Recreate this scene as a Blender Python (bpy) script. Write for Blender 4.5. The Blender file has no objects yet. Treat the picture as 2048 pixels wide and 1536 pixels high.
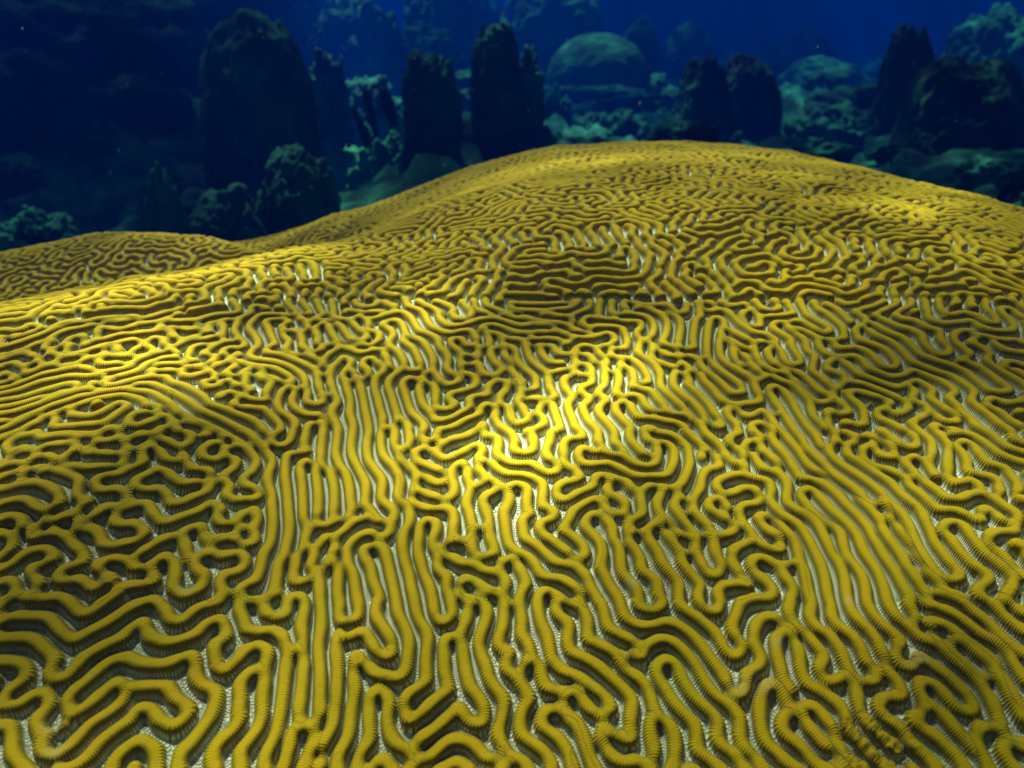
import bpy, bmesh, math, random
import numpy as np
from mathutils import Vector, Matrix

S = bpy.context.scene
COL = S.collection
R = math.radians

# ---------------------------------------------------------------- camera ----
CAM_Z, PITCH, FPX = 0.95, R(22.0), 1774.0     # height, downward tilt, focal length in pixels of the 2048 wide photo
cd = bpy.data.cameras.new('camera'); cam = bpy.data.objects.new('camera', cd); COL.objects.link(cam)
cd.sensor_width = 36.0; cd.lens = 36.0*FPX/2048; cd.clip_start = 0.01; cd.clip_end = 400
cam.location = (0, 0, CAM_Z); cam.rotation_euler = (math.pi/2-PITCH, 0, 0)
cd.dof.use_dof = True; cd.dof.focus_distance = 0.52; cd.dof.aperture_fstop = 11.0
S.camera = cam

# ------------------------------------------------------- daylight and sun ----
SUN_EL, SUN_AZ = R(62), R(-30)                 # azimuth from +Y, negative to the left
LDIR = np.array([math.cos(SUN_EL)*math.sin(SUN_AZ), math.cos(SUN_EL)*math.cos(SUN_AZ), math.sin(SUN_EL)])
W = bpy.data.worlds.new('World'); S.world = W; W.use_nodes = True
nt = W.node_tree; nt.nodes.clear()
out = nt.nodes.new('ShaderNodeOutputWorld'); bg = nt.nodes.new('ShaderNodeBackground'); sky = nt.nodes.new('ShaderNodeTexSky')
sky.sky_type = 'NISHITA'; sky.sun_disc = False; sky.sun_elevation = SUN_EL; sky.sun_rotation = SUN_AZ
bg.inputs['Strength'].default_value = 0.055
nt.links.new(sky.outputs[0], bg.inputs[0]); nt.links.new(bg.outputs[0], out.inputs[0])
sl = bpy.data.lights.new('sun', 'SUN'); sl.energy = 5.0; sl.angle = R(0.6); sl.color = (1.0, 0.95, 0.78)
so = bpy.data.objects.new('sun', sl); COL.objects.link(so)
so.rotation_euler = Vector(LDIR).to_track_quat('Z', 'Y').to_euler(); so.location = (0, 0, 6)
S.view_settings.view_transform = 'Standard'; S.view_settings.look = 'None'
S.view_settings.exposure = 2.42; S.view_settings.gamma = 1.0
S.render.engine = 'CYCLES'
S.cycles.use_denoising = True
S.cycles.max_bounces = 6; S.cycles.volume_bounces = 0; S.cycles.transparent_max_bounces = 8

# --------------------------------------------------------------- helpers ----
def grid_mesh(name, P, nx, ny, mat, attrs=None, uv=None, flip=False):
    """P: (ny*nx, 3) grid of points -> one smooth mesh object."""
    me = bpy.data.meshes.new(name)
    i = np.arange((ny-1)*(nx-1)); r = i//(nx-1); c = i % (nx-1); a = r*nx+c
    q = np.stack([a, a+1, a+nx+1, a+nx] if not flip else [a, a+nx, a+nx+1, a+1], 1).astype(np.int32)
    me.vertices.add(len(P)); me.vertices.foreach_set('co', np.ascontiguousarray(P, np.float32).ravel())
    me.loops.add(q.size); me.loops.foreach_set('vertex_index', q.ravel())
    me.polygons.add(len(q)); me.polygons.foreach_set('loop_start', np.arange(0, q.size, 4, dtype=np.int32))
    me.polygons.foreach_set('use_smooth', np.ones(len(q), bool))
    for k, v in (attrs or {}).items():
        if v.ndim == 1:
            at = me.attributes.new(k, 'FLOAT', 'POINT'); at.data.foreach_set('value', v.astype(np.float32))
        else:
            at = me.attributes.new(k, 'FLOAT_VECTOR', 'POINT'); at.data.foreach_set('vector', v.astype(np.float32).ravel())
    me.update(calc_edges=True)
    me.materials.append(mat)
    o = bpy.data.objects.new(name, me); COL.objects.link(o)
    return o

def tag(o, label=None, cat=None, group=None, kind=None):
    if label: o['label'] = label
    if cat: o['category'] = cat
    if group: o['group'] = group
    if kind: o['kind'] = kind
    return o

def hash3(i, j, k, seed):
    n = (i*374761393+j*668265263+k*2147483647+seed*974711) & 0xffffffff
    n = ((n ^ (n >> 13))*1274126177) & 0xffffffff
    n = (n ^ (n >> 16)) & 0xffffffff
    return n/4294967295.0
def vnoise(p, seed=0):
    """value noise, p (n,3) -> (n,) in -1..1"""
    f = np.floor(p); t = p-f; t = t*t*t*(t*(6*t-15)+10); f = f.astype(np.int64)
    r = 0
    for a in (0, 1):
        for b in (0, 1):
            for c in (0, 1):
                w = (t[:,0] if a else 1-t[:,0])*(t[:,1] if b else 1-t[:,1])*(t[:,2] if c else 1-t[:,2])
                r = r+w*hash3(f[:,0]+a, f[:,1]+b, f[:,2]+c, seed)
    return r*2-1
def fbm(p, octv=4, seed=0, gain=.5, lac=2.03):
    r = 0; a = 1
    for k in range(octv):
        r = r+a*vnoise(p*lac**k, seed+k*17); a *= gain
    return r

def cubic(G, fx, fy):
    """Catmull-Rom sample of G[row=y, col=x] at float grid coordinates (edges clamped)."""
    ny, nx = G.shape; ix = np.floor(fx).astype(np.int32); iy = np.floor(fy).astype(np.int32)
    tx = fx-ix; ty = fy-iy
    def w(t): return (-.5*t+t*t-.5*t**3, 1-2.5*t*t+1.5*t**3, .5*t+2*t*t-1.5*t**3, -.5*t*t+.5*t**3)
    wx = w(tx); wy = w(ty); r = 0
    for j in range(4):
        yy = np.clip(iy+j-1, 0, ny-1)*nx; s = 0
        for i in range(4):
            s = s+wx[i]*G.ravel()[yy+np.clip(ix+i-1, 0, nx-1)]
        r = r+wy[j]*s
    return r

def mat_new(name):
    m = bpy.data.materials.new(name); m.use_nodes = True; n = m.node_tree; n.nodes.clear()
    return m, n
def node(n, t, **kw):
    x = n.nodes.new(t)
    for k, v in kw.items(): setattr(x, k, v)
    return x
def math_(n, op, a, b=None, c=None, clamp=False):
    x = n.nodes.new('ShaderNodeMath'); x.operation = op; x.use_clamp = clamp
    for i, v in enumerate((a, b, c)):
        if v is None: continue
        if isinstance(v, (int, float)): x.inputs[i].default_value = v
        else: n.links.new(v, x.inputs[i])
    return x.outputs[0]
def ramp(n, fac, stops, interp='LINEAR'):
    r = n.nodes.new('ShaderNodeValToRGB'); e = r.color_ramp.elements; r.color_ramp.interpolation = interp
    while len(e) < len(stops): e.new(0.5)
    for el, (p, c) in zip(e, stops):
        el.position = p; el.color = (*c, 1) if len(c) == 3 else c
    n.links.new(fac, r.inputs[0]); return r.outputs[0]
def mixc(n, fac, a, b, mode='MIX'):
    x = n.nodes.new('ShaderNodeMix'); x.data_type = 'RGBA'; x.blend_type = mode
    for s, v in ((x.inputs[0], fac), (x.inputs[6], a), (x.inputs[7], b)):
        if isinstance(v, (int, float)): s.default_value = v
        elif isinstance(v, tuple): s.default_value = (*v, 1)
        else: n.links.new(v, s)
    return x.outputs[2]
# ---- pure numpy: colony surface -------------------------------------------

def from_view(px, py, zc):
    """A point seen at (px, py) of the 2048x1536 photograph at depth zc, in metres."""
    X = (px-1024)/FPX*zc; Y = (py-768)/FPX*zc
    return (X, zc*math.cos(PITCH)-Y*math.sin(PITCH), CAM_Z-zc*math.sin(PITCH)-Y*math.cos(PITCH))

CTRL = []
for px, py, zc in [
    # front slope, bottom of the picture to the shoulder
    (0,1536,.36),(500,1536,.372),(1024,1536,.375),(1500,1536,.372),(2048,1536,.36),
    (0,1300,.398),(500,1300,.41),(1024,1300,.41),(1500,1300,.41),(2048,1300,.398),
    (0,1100,.435),(500,1100,.452),(1024,1100,.45),(1500,1100,.45),(2048,1100,.437),
    (0,930,.475),(250,850,.497),(560,900,.512),(1024,900,.51),(1500,900,.51),(2048,900,.498),
    (0,770,.545),(260,745,.56),(600,750,.57),(1024,750,.563),(1500,750,.565),(2048,750,.555),
    (800,610,.63),(1024,600,.635),(1500,600,.635),(2048,600,.63),
    (1024,500,.70),(1400,470,.71),(1750,480,.70),(2048,510,.69),
    (1024,400,.82),(1400,370,.85),(1750,405,.82),(2000,450,.78),
    # shoulder crest
    (-160,662,.63),(0,626,.665),(235,585,.72),(400,554,.75),(540,524,.785),(700,490,.83),(830,440,.90),
    (0,690,.583),(235,645,.603),(400,618,.628),(540,592,.655),(700,560,.685),(860,505,.745),
    # hollow behind the crest and the lobe at its back
    (100,690,.83),(235,690,.86),(420,640,.89),(560,590,.93),(680,520,.98),(590,545,1.02),(690,505,1.02),
    (60,575,.955),(330,545,.965),(470,540,.965),(200,522,.985),(420,508,.985),
    (-150,560,.97),(0,518,1.02),(150,488,1.04),(330,476,1.05),(420,481,1.04),(470,494,1.03),(530,518,1.0),(565,548,.965),(510,530,1.10),
    # skyline
    (505,500,1.17),(640,461,1.17),(820,405,1.18),(1024,320,1.2),(1200,300,1.23),(1400,294,1.23),(1560,312,1.2),(1700,344,1.14),(1850,383,1.07),(2048,434,1.0),(2300,520,.9)]:
    CTRL.append(from_view(px, py, zc))
# falling away beyond the skyline and round the sides
CTRL += [(-.95,.35,.45),(-.75,.2,.5),(-.85,.75,.58),(-.9,1.15,.5),(-.6,1.22,.62),(-.3,1.5,.56),(0,1.62,.62),(.3,1.62,.64),(.62,1.46,.61),(.8,1.1,.63),
         (.85,.8,.62),(.8,.4,.56),(.5,.05,.53),(0,.05,.54),(-.5,.05,.5),(0,1.85,.3),(.9,1.5,.35),(-.8,1.5,.3)]
CTRL = np.array(CTRL)

def tps_fit(P, lam=2e-5):
    n = len(P); d2 = ((P[:,None,:2]-P[None,:,:2])**2).sum(-1)
    K = np.where(d2>0, .5*d2*np.log(np.maximum(d2,1e-12)), 0)+np.eye(n)*lam
    Q = np.c_[np.ones(n), P[:,:2]]
    A = np.block([[K, Q],[Q.T, np.zeros((3,3))]])
    return np.linalg.solve(A, np.r_[P[:,2], 0,0,0])
TPS = tps_fit(CTRL)
def base_height(x, y):
    s = np.shape(x); x = np.ravel(x); y = np.ravel(y)
    z = TPS[-3]+TPS[-2]*x+TPS[-1]*y
    for w, (cx, cy, _) in zip(TPS, CTRL):
        d2 = (x-cx)**2+(y-cy)**2
        z = z+w*.5*d2*np.log(np.maximum(d2,1e-12))
    return z.reshape(s)
# coarse copy of the smooth colony surface, then a fine mesh that is denser where the colony comes near
bx = np.linspace(-1.05, 1.05, 300); by = np.linspace(-.1, 2.0, 300)
BH = base_height(*np.meshgrid(bx, by))
BG = np.meshgrid(bx, by)
rad = (np.abs(BG[0])/1.0)**3+(np.abs(BG[1]-.86)/1.02)**3
BH = np.maximum(BH-2.4*np.clip(rad-.72, 0, 2)**1.5, -.1)
BH = BH+.0022*fbm(np.c_[BG[0].ravel()*16, BG[1].ravel()*16, BG[0].ravel()*0], 3, 5).reshape(BH.shape)
def surf_z(x, y): return cubic(BH, (x+1.05)/(2.1/299), (y+.1)/(2.1/299))

# ---------------------------------------------------- the labyrinth of ridges ----
LAM = 0.0095                                    # ridge spacing
GX0, GX1, GY0, GY1 = -1.0, 1.0, 0.0, 1.75
GD = LAM/6.6
GNX = int((GX1-GX0)/GD); GNY = int((GY1-GY0)/GD)
GXX, GYY = np.meshgrid(GX0+np.arange(GNX)*GD, GY0+np.arange(GNY)*GD)

def labyrinth(steps=64, seed=3):
    """Ridges meander like a Swift-Hohenberg pattern; ORI gives the local run of the ridges."""
    rng = np.random.default_rng(seed)
    kx = 2*np.pi*np.fft.rfftfreq(GNX, GD); ky = 2*np.pi*np.fft.fftfreq(GNY, GD)
    k0 = 2*np.pi/LAM
    k2 = (kx[None,:]**2+ky[:,None]**2)/k0**2
    r = .55; dt = .7
    den = 1+dt*((1-k2)**2-r+.4)                  # (+.4 kept implicit for stability, given back below)
    low = np.exp(-k2*4)
    u = rng.normal(0, .5, (GNY, GNX)); u = np.fft.irfft2(np.fft.rfft2(u)*np.exp(-(k2-1)**2*3), s=u.shape); u = np.clip(u/u.std()*.7, -1.1, 1.1)
    tgt, wgt, c2, s2, an = guide()
    has = wgt.max() > 0
    pin = np.fft.irfft2(np.fft.rfft2(rng.normal(0, 1, u.shape))*np.exp(-(np.sqrt(k2)-.8)**2*9), s=u.shape); pin *= .09/pin.std()*(1-wgt)   # uneven growth
    u = u*(1-np.clip(wgt*3, 0, 1))+tgt*np.clip(wgt*3, 0, 1)
    kxx = -(kx[None,:]**2)/k0**2*np.ones_like(k2); kyy = -(ky[:,None]**2)/k0**2*np.ones_like(k2); kxy = -(kx[None,:]*ky[:,None])/k0**2
    for it in range(steps):
        fu = np.fft.rfft2(u)
        u = np.clip(u, -1.4, 1.4); nl = .4*u+.12*u*u-u**3+pin
        if an is not None and it < steps*.8:     # diffusion along the run of the ridges
            uxx = np.fft.irfft2(fu*kxx, s=u.shape); uyy = np.fft.irfft2(fu*kyy, s=u.shape); uxy = np.fft.irfft2(fu*kxy, s=u.shape)
            lap = uxx+uyy
            nl = nl+an*(.5*lap+.5*c2*(uxx-uyy)+s2*uxy)
        if has: nl = nl+wgt*(1 if it < steps*.8 else .4)*(tgt-u)
        u = np.fft.irfft2((fu+dt*np.fft.rfft2(nl))/den, s=u.shape)
    fu = np.fft.rfft2(u)
    g = np.exp(-k2*2.0)
    env = np.sqrt(np.maximum(np.fft.irfft2(np.fft.rfft2(u*u)*np.exp(-k2*3.2), s=u.shape), 1e-4))*1.41
    u = np.clip(u/env, -1.15, 1.15)
    fu = np.fft.rfft2(u)
    ux = np.fft.irfft2(fu*1j*kx[None,:]/k0, s=u.shape); uy = np.fft.irfft2(fu*1j*ky[:,None]/k0, s=u.shape)
    sm = lambda a: np.fft.irfft2(np.fft.rfft2(a)*np.exp(-k2*1.6), s=a.shape)
    a, b = sm(uy*uy-ux*ux), sm(-2*ux*uy)         # doubled angle of the ridge run
    n = np.sqrt(a*a+b*b)+1e-6
    return u, ux, uy, a/n, b/n

# crest lines of the ridges, measured on the photograph (pixels of the 2048x1536 original)
CRESTS = """
0,1212 21,1194 42,1180
0,1238 35,1226 93,1226 111,1245 130,1266 153,1270 181,1256 209,1240 246,1219 278,1201 308,1194 329,1212 343,1233 362,1238 380,1224 400,1209 426,1205 445,1192 454,1180
0,1270 35,1268 70,1273 93,1291 109,1310 107,1328 100,1342 111,1351 134,1347 158,1324 176,1305 209,1287 243,1270 260,1252 283,1240 294,1259 315,1273 343,1280 371,1273 394,1261 415,1243 440,1236 452,1252 448,1270 433,1282 429,1298 433,1317 431,1326 450,1333 473,1317 496,1291 524,1284 538,1296 531,1328 528,1365 526,1400 528,1416 519,1447 496,1477 482,1497 484,1536
528,1328 501,1338 482,1358 480,1389 477,1416 480,1430 466,1456 440,1474 426,1500 429,1536
0,1317 28,1319 49,1328 51,1347 32,1365 14,1379 5,1396 14,1409 37,1400 70,1384 93,1382 100,1400 86,1421 72,1440 79,1458 90,1467 79,1491 83,1500 95,1504 111,1504 134,1493 158,1470 185,1440 218,1421 241,1400 253,1377 250,1370 232,1363 204,1382 176,1405 151,1419 137,1407 139,1386 162,1363 197,1333 220,1314 246,1309 290,1321 324,1324 357,1312 380,1307 392,1319 392,1340 403,1358 426,1372 433,1389 424,1416 408,1444 380,1481 355,1509 355,1536
250,1370 283,1368 329,1368 348,1389 366,1405 375,1419 362,1435 343,1442 320,1433 301,1414 278,1414 260,1435 232,1456 204,1477 181,1502 162,1521 139,1528 116,1536
0,1447 21,1449 25,1472 25,1493 42,1521 58,1536
225,1536 234,1511 255,1491 278,1479 301,1488 313,1511 311,1536
482,1180 480,1194 480,1215 484,1233 491,1252 510,1259 542,1256 563,1266 572,1284 575,1310 572,1342 568,1377 563,1412 558,1440 547,1477 533,1509 528,1536
577,1296 591,1291 605,1294
524,1199 542,1189 556,1180
628,1442 628,1470 616,1500 602,1536
737,1536 751,1518 772,1511 780,1518 788,1536
823,1502 825,1516 818,1536
825,1514 848,1509 871,1495 894,1474 918,1470 941,1477 959,1495 976,1511 994,1507 1008,1491
922,1180 931,1192 945,1197 966,1199 976,1215 973,1238 964,1259 957,1280 962,1305 973,1328 976,1347 989,1370 1006,1391 1006,1412 1001,1435 994,1458 1001,1479 1010,1491 1029,1509 1047,1516 1059,1536
1022,1516 1001,1536
952,1180 973,1182 1003,1185 1008,1203 1008,1226 1003,1254 996,1277 1001,1291 1020,1298 1017,1312 1010,1328 1022,1342 1036,1347 1043,1363 1059,1382 1059,1396 1043,1416 1040,1442 1045,1463 1064,1479 1089,1497 1105,1518 1103,1536
1061,1305 1080,1321 1084,1347 1091,1365 1108,1375 1131,1372 1149,1370 1160,1375
1124,1407 1140,1421 1160,1437 1173,1477 1184,1509 1196,1536
876,1536 894,1523 915,1514 934,1523 943,1536
1235,1303 1261,1301 1284,1307 1291,1289 1307,1275 1330,1270 1351,1280 1372,1298 1393,1324 1409,1356 1432,1384 1460,1407 1481,1428 1481,1453 1478,1470 1495,1491 1515,1511 1529,1536
1309,1419 1335,1437 1349,1458 1351,1488 1349,1511 1339,1536
1140,1500 1149,1536
1140,1433 1154,1447 1165,1477 1175,1509 1191,1536
1374,1532 1395,1536
1605,1536 1582,1518 1556,1497 1535,1479 1525,1451 1520,1412 1525,1381 1538,1358 1554,1368 1569,1391 1592,1415 1572,1427 1561,1448 1572,1466 1595,1479 1615,1500 1633,1518 1659,1536
1592,1415 1608,1402 1628,1404 1646,1422 1664,1448 1675,1471 1690,1497 1706,1515 1726,1536
1605,1420 1621,1443 1641,1471 1659,1500 1680,1520 1690,1536
1835,1304 1853,1314 1881,1332 1907,1353 1930,1376 1948,1399 1953,1412 1932,1417 1907,1402 1886,1376 1863,1358 1842,1355 1837,1373 1850,1397 1845,1417 1824,1430 1835,1446 1865,1461 1891,1479 1912,1502 1930,1523 1932,1536
1853,1394 1873,1407 1894,1427 1912,1451 1930,1476 1943,1497
1827,1180 1845,1203 1871,1208 1904,1221 1932,1239 1963,1260 1994,1283 2018,1306 2036,1335 2051,1358
1873,1281 1865,1257 1853,1239 1873,1237 1902,1250 1932,1268 1963,1288 1989,1311 2007,1335 2018,1366 2033,1391 2051,1409
1891,1278 1912,1275 1938,1291 1963,1309 1981,1327 1992,1345 2005,1371 2015,1394 2030,1412 2051,1425
1891,1281 1907,1296 1925,1314 1948,1337 1976,1348 1992,1348
1997,1190 2023,1206 2051,1224
2002,1448 2010,1464 2025,1474 2051,1482
2051,1492 2025,1482 2002,1484 2010,1505 2025,1525 2036,1536
0,873 22,864 44,858
0,933 22,924 44,922 55,926 40,937 18,946 0,953
66,915 89,906 106,911 111,920 89,929 66,935 49,944 42,957 58,955 80,944 102,935 124,940 146,946 162,955 159,971 155,986 164,993 179,997 168,1008 142,1024 115,1033 89,1039 69,1050 62,1066 73,1070 97,1061 120,1059 137,1073 155,1090 170,1108 168,1119 146,1128 126,1137 117,1152 128,1159 151,1152 173,1157 190,1168 208,1166 224,1157 217,1146 201,1141 195,1130 208,1117 235,1112 257,1117 270,1130 292,1132 306,1143 308,1157 288,1163 257,1166 235,1174 213,1192 199,1200
263,1115 288,1097 314,1081 341,1070 359,1068 368,1084 372,1104 370,1115
359,1066 376,1053 398,1050 407,1068 421,1084 441,1077 460,1066 483,1053 498,1030 514,1024
0,973 22,971 49,966 80,962 102,971 117,986 124,1002 104,1011 84,1015 62,1004 49,997 22,999 0,1006
0,1035 22,1028 44,1030 51,1042 35,1057 29,1077 27,1090 13,1104 0,1112
0,1059 18,1061 29,1066
0,1161 20,1157 35,1168 31,1181 13,1194 0,1200
268,995 255,995 235,1004 208,1013 186,1026 159,1035 151,1050 168,1055 190,1050 201,1064 208,1081 228,1088 255,1081 281,1073 288,1059 275,1048 252,1042 228,1039 228,1028 244,1015 270,1004 292,1002 303,1019 317,1035 332,1039 359,1030 390,1019 414,1008 432,1004 441,1019
400,869 422,867 444,871 442,880 418,884 402,893 404,909 422,915 444,911 462,913 469,926 460,940 444,946
411,1004 418,1004 431,1015 433,1030 446,1044 464,1042 482,1028 502,1015 517,1024 515,1039 502,1055 508,1064 511,1077 495,1084 473,1075 444,1070 422,1073 407,1066 400,1050
477,860 500,871 524,880 537,882 544,871 559,860
630,1044 635,1015 637,993 635,966 632,937 624,922 608,920 599,935 604,960 606,984 606,1011 606,1035 613,1053 610,1073 604,1092 590,1115 586,1139 584,1154 599,1159 619,1152 635,1139
670,1068 670,1088 668,1101
800,911 818,929 838,942 855,949 869,960 886,964 889,949 875,935 849,926 833,915 829,902 844,895 869,898 875,904 889,913 906,911 928,900 955,887 968,898 959,911 955,924 964,944 975,953 962,964 942,968 937,949 933,929 922,922 908,933 908,953 911,973 906,991 889,995 866,988 844,977 831,968 835,949 842,946
842,860 844,880 862,884 875,878 875,860
877,1095 900,1108 924,1119 951,1128 977,1139 1004,1146 1013,1163 1013,1177
908,1075 937,1075 946,1059 942,1037 937,1015 933,1004 939,982 942,968
944,1053 977,1050
1021,1200 1010,1190 999,1179 973,1170 951,1157 933,1152 920,1166 920,1181 928,1188 942,1194 959,1199
800,984 804,964 800,949
1331,975 1320,988 1313,1006 1317,1022 1324,1028 1306,1042 1291,1057 1260,1059
1320,1033 1324,1053 1339,1070 1353,1088 1364,1099 1388,1095 1393,1081 1393,1066
1388,1095 1399,1112 1410,1132 1426,1146 1441,1139 1441,1117 1432,1095 1426,1073 1424,1066 1399,1066
1355,986 1370,995 1384,997 1386,1013 1373,1022 1359,1013
1408,895 1401,902 1401,911
1490,1046 1501,1059 1510,1075 1525,1086 1545,1095 1563,1095 1561,1075 1543,1059 1523,1044 1517,1033 1532,1028 1554,1042 1574,1057 1592,1079 1598,1101 1603,1119 1607,1139 1612,1166 1616,1190
1603,1123 1581,1123 1563,1128 1543,1117 1519,1110 1501,1121 1506,1137 1523,1152 1541,1166 1550,1183 1532,1190 1506,1190 1483,1199
1488,926 1486,906 1470,891 1455,880 1466,869 1483,864
1521,880 1530,898 1548,913 1563,931
1673,880 1693,882 1708,887 1713,873 1697,867 1689,860
1733,869 1751,871 1773,884 1790,902 1790,913 1768,909 1753,895 1742,884 1728,895 1726,911 1744,924 1768,935 1795,944 1817,951 1835,946 1819,933 1812,920 1824,911 1843,915 1861,929 1872,949
1817,951 1821,968 1843,986 1861,1006 1881,1017 1910,1017 1934,1028 1959,1035 1965,1019 1976,1013 1994,1026 2016,1041 2032,1044 2027,1059 2003,1061 1978,1066 1974,1081 1994,1097 2016,1117 2038,1139 2054,1152
1835,946 1855,964 1877,980 1894,993 1919,993 1943,982 1963,982 1985,993 2012,1011 2034,1026 2034,1041
1998,984 1998,964 1985,953 1959,946 1936,940 1934,922 1923,904 1914,887 1930,880 1947,889 1961,909 1981,924 2007,933 2023,949 2034,966 2034,984
1886,864 1910,867 1939,867 1965,880 1990,898 2016,911 2054,924
0,857 28,847 62,834 94,825 121,819 143,810
0,828 30,823 66,810 98,798 125,787 151,781 179,777 208,779
0,802 34,796 66,787 102,776 132,768 151,766 160,772
0,766 19,760 42,757 62,747 91,734 121,730 151,725 179,717 202,708 227,700 242,698 236,693 217,694 193,706 164,711 138,713 113,721 87,730 64,740 51,743 53,730 72,723 81,721 89,730
360,706 340,698 325,702 302,711 274,719 262,723
245,777 274,779 302,783 325,794 345,813 360,827
15,883 30,870 57,862 79,861 91,866 117,864 151,861 174,864 196,862 213,853 230,851 242,861
0,719 19,713 42,706 60,702 76,711 98,708 109,704 121,711 132,713
0,732 15,725 32,723 43,730 62,725 74,721
0,751 11,745 25,747 34,751 19,760
0,708 28,700 53,694 79,683 106,670 136,659 170,653 193,647 219,642 251,640 283,636 310,628 336,623 360,617
0,694 28,687 57,676 85,666 117,655 147,647 179,642 208,636 245,632 274,630
0,683 25,679 51,670 76,660 104,651 132,642 155,640
0,674 23,670 45,670
0,660 28,660 47,657 57,649 79,649 87,657
106,679 87,693 102,698 121,693 140,679 157,672 170,670 174,676 155,683 140,691 132,700 143,706 170,702 193,694 217,685 245,681 272,677 283,683 276,694 257,704 244,704
170,689 181,683 196,668 196,657 213,653 236,657 261,653 274,645 310,642 340,632 360,626
487,772 500,777 483,785 453,785 438,791
351,859 351,847 359,840 378,844 402,853 427,862
465,600 472,609 483,625
563,655 585,660 608,662 616,653 612,640 599,634 604,625 621,625 612,611 604,600
646,728 651,713 665,700 680,694
642,791 668,785
737,636 756,632 782,625 805,621 820,632 831,647 840,659 859,666 876,676 880,693 895,706 897,721 893,734 905,745 918,753 908,766 891,766 878,755 869,742 865,730 867,715 857,694 844,679 823,670 812,662 808,647 797,640 778,640 767,647 782,657 789,668 778,683 786,694 801,706 808,723 810,734 837,740 844,730 837,711 829,694 816,683 806,676 812,664
918,751 929,745 948,749 954,762 944,774 922,781 903,785 897,796 912,804 910,811 891,817 876,813 871,800 874,783 867,768 854,760 844,759 852,745 865,736
925,708 914,696 901,687 905,676 922,676 933,687 952,687 954,676 944,660 925,659 903,664 884,660 865,651 854,636 846,621 827,613 816,608 812,596
712,600 716,609 733,613 752,609 756,600
880,619 899,625 908,617 891,606 869,600
903,625 918,636 941,632 944,623 931,609 924,600
1020,611 1039,615 1067,619 1099,617 1126,617 1148,611 1160,600
1020,602 1039,604 1077,606 1111,606 1137,606 1148,600
1084,626 1099,625 1122,630 1141,632 1146,643
1141,630 1156,623 1171,619 1182,611 1180,600
1063,664 1062,676
1048,679 1054,698 1062,717 1077,730 1094,740 1114,740 1137,734 1148,728 1150,706 1152,696
1080,689 1086,708 1099,721 1114,723 1126,723
1150,740 1163,747 1177,747
1235,742 1237,760 1233,777 1233,789 1258,789 1281,791 1290,806 1303,817 1322,821 1345,825 1369,828 1380,834
1184,653 1169,649 1165,638 1179,632 1201,636 1228,638 1262,642 1281,642 1284,653 1273,664 1277,674 1286,676 1303,672 1309,655 1299,636 1277,628 1247,626 1224,626 1224,611 1224,600
1201,632 1197,621 1201,600
1309,689 1330,704 1352,711 1371,709
1258,602 1284,604 1315,608 1330,604 1345,613 1358,623 1371,617 1375,606
1245,715 1265,717 1281,730 1294,747 1296,760 1282,766 1269,757 1264,740 1245,728
1267,759 1264,770 1284,776 1303,781 1318,798 1330,813
1400,713 1415,711
1360,743 1371,740 1383,736
1449,670 1469,681 1490,693 1507,696
1447,679 1462,687 1466,702 1471,717 1488,732
1466,693 1485,704 1500,721 1517,740 1532,749
1549,691 1551,679 1534,668 1511,662 1488,651 1471,638 1458,623 1443,617 1422,619 1407,611 1403,600
1517,681 1545,683
1417,600 1436,613 1445,617
1439,600 1458,611 1477,609 1492,608 1500,619 1490,621 1481,630 1490,643 1507,651 1519,651 1519,634 1509,623 1500,615
1509,600 1520,615 1539,621 1558,617 1558,608 1549,598
1571,600 1585,617 1585,625 1556,630 1526,632
1600,600 1611,623 1628,636 1649,647 1660,659 1651,664 1628,655 1604,642 1583,640
1587,651 1611,660 1632,670 1658,676 1681,676 1690,672 1687,653 1673,638 1655,623 1636,613 1626,600
1649,604 1673,615 1688,630 1702,643
1677,600 1690,606 1709,604
1688,781 1705,781
1707,621 1726,615 1748,611 1769,600
1735,642 1754,651 1779,664 1805,674 1824,689 1843,704 1869,715 1899,725 1928,738 1950,757 1971,776 1994,783 2016,779 2007,768 1986,751 1964,734 1941,723 1918,717 1933,711 1937,702 1918,687 1905,674 1915,662 1933,660 1952,668 1975,672 1999,676 2024,677 2048,685
1745,630 1764,619 1790,609 1794,600
1850,600 1854,619 1858,634 1877,642 1896,645 1918,643 1941,640 1956,649 1983,659 2009,660 2028,653 2020,640 2005,628 2001,617 2016,615 2033,626 2048,634
1877,600 1882,619 1899,628 1922,623 1949,628 1971,640 1990,642 1984,625 1971,617 1971,600
1956,672 1939,683 1958,689 1977,704 1975,717 1990,734 2015,747 2037,760 2056,774
1986,681 2009,696 2048,706
1758,819 1777,811 1779,802 1754,791 1726,783 1705,781 1699,791 1714,806 1728,821 1730,836 1724,849 1703,845 1688,844
2056,732 2032,725 2013,723 2001,730 2028,740 2056,755
2056,796 2028,804 2009,804 1986,796 1969,804 1983,815 2005,827 2020,840 2039,851
1495,1536 1485,1521 1464,1497 1441,1481 1430,1465 1437,1447 1432,1426 1409,1407 1383,1382 1365,1351 1358,1328 1344,1314 1325,1314 1311,1333 1316,1351 1332,1375 1349,1400 1367,1421 1386,1437 1393,1463 1393,1491 1413,1507 1437,1525 1451,1536
1590,1376 1569,1350 1559,1324 1551,1296 1554,1273 1572,1255 1590,1278 1600,1301 1602,1332 1615,1358 1644,1379 1675,1399 1690,1420 1698,1451 1716,1469 1734,1487 1760,1515 1783,1536
221,860 204,864 177,871 146,869 115,871 89,873 73,867 58,867 31,875 18,884 20,900 40,893 62,895 40,904 18,913 0,926
323,860 297,864 266,871 246,880 261,893 283,884 310,875 332,878 352,889 372,884 381,871 372,860
1384,1019 1399,1033 1415,1048 1428,1064 1446,1066 1466,1061 1472,1048 1457,1035 1435,1022 1417,1011 1417,999 1435,993 1450,1002 1452,1019
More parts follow.
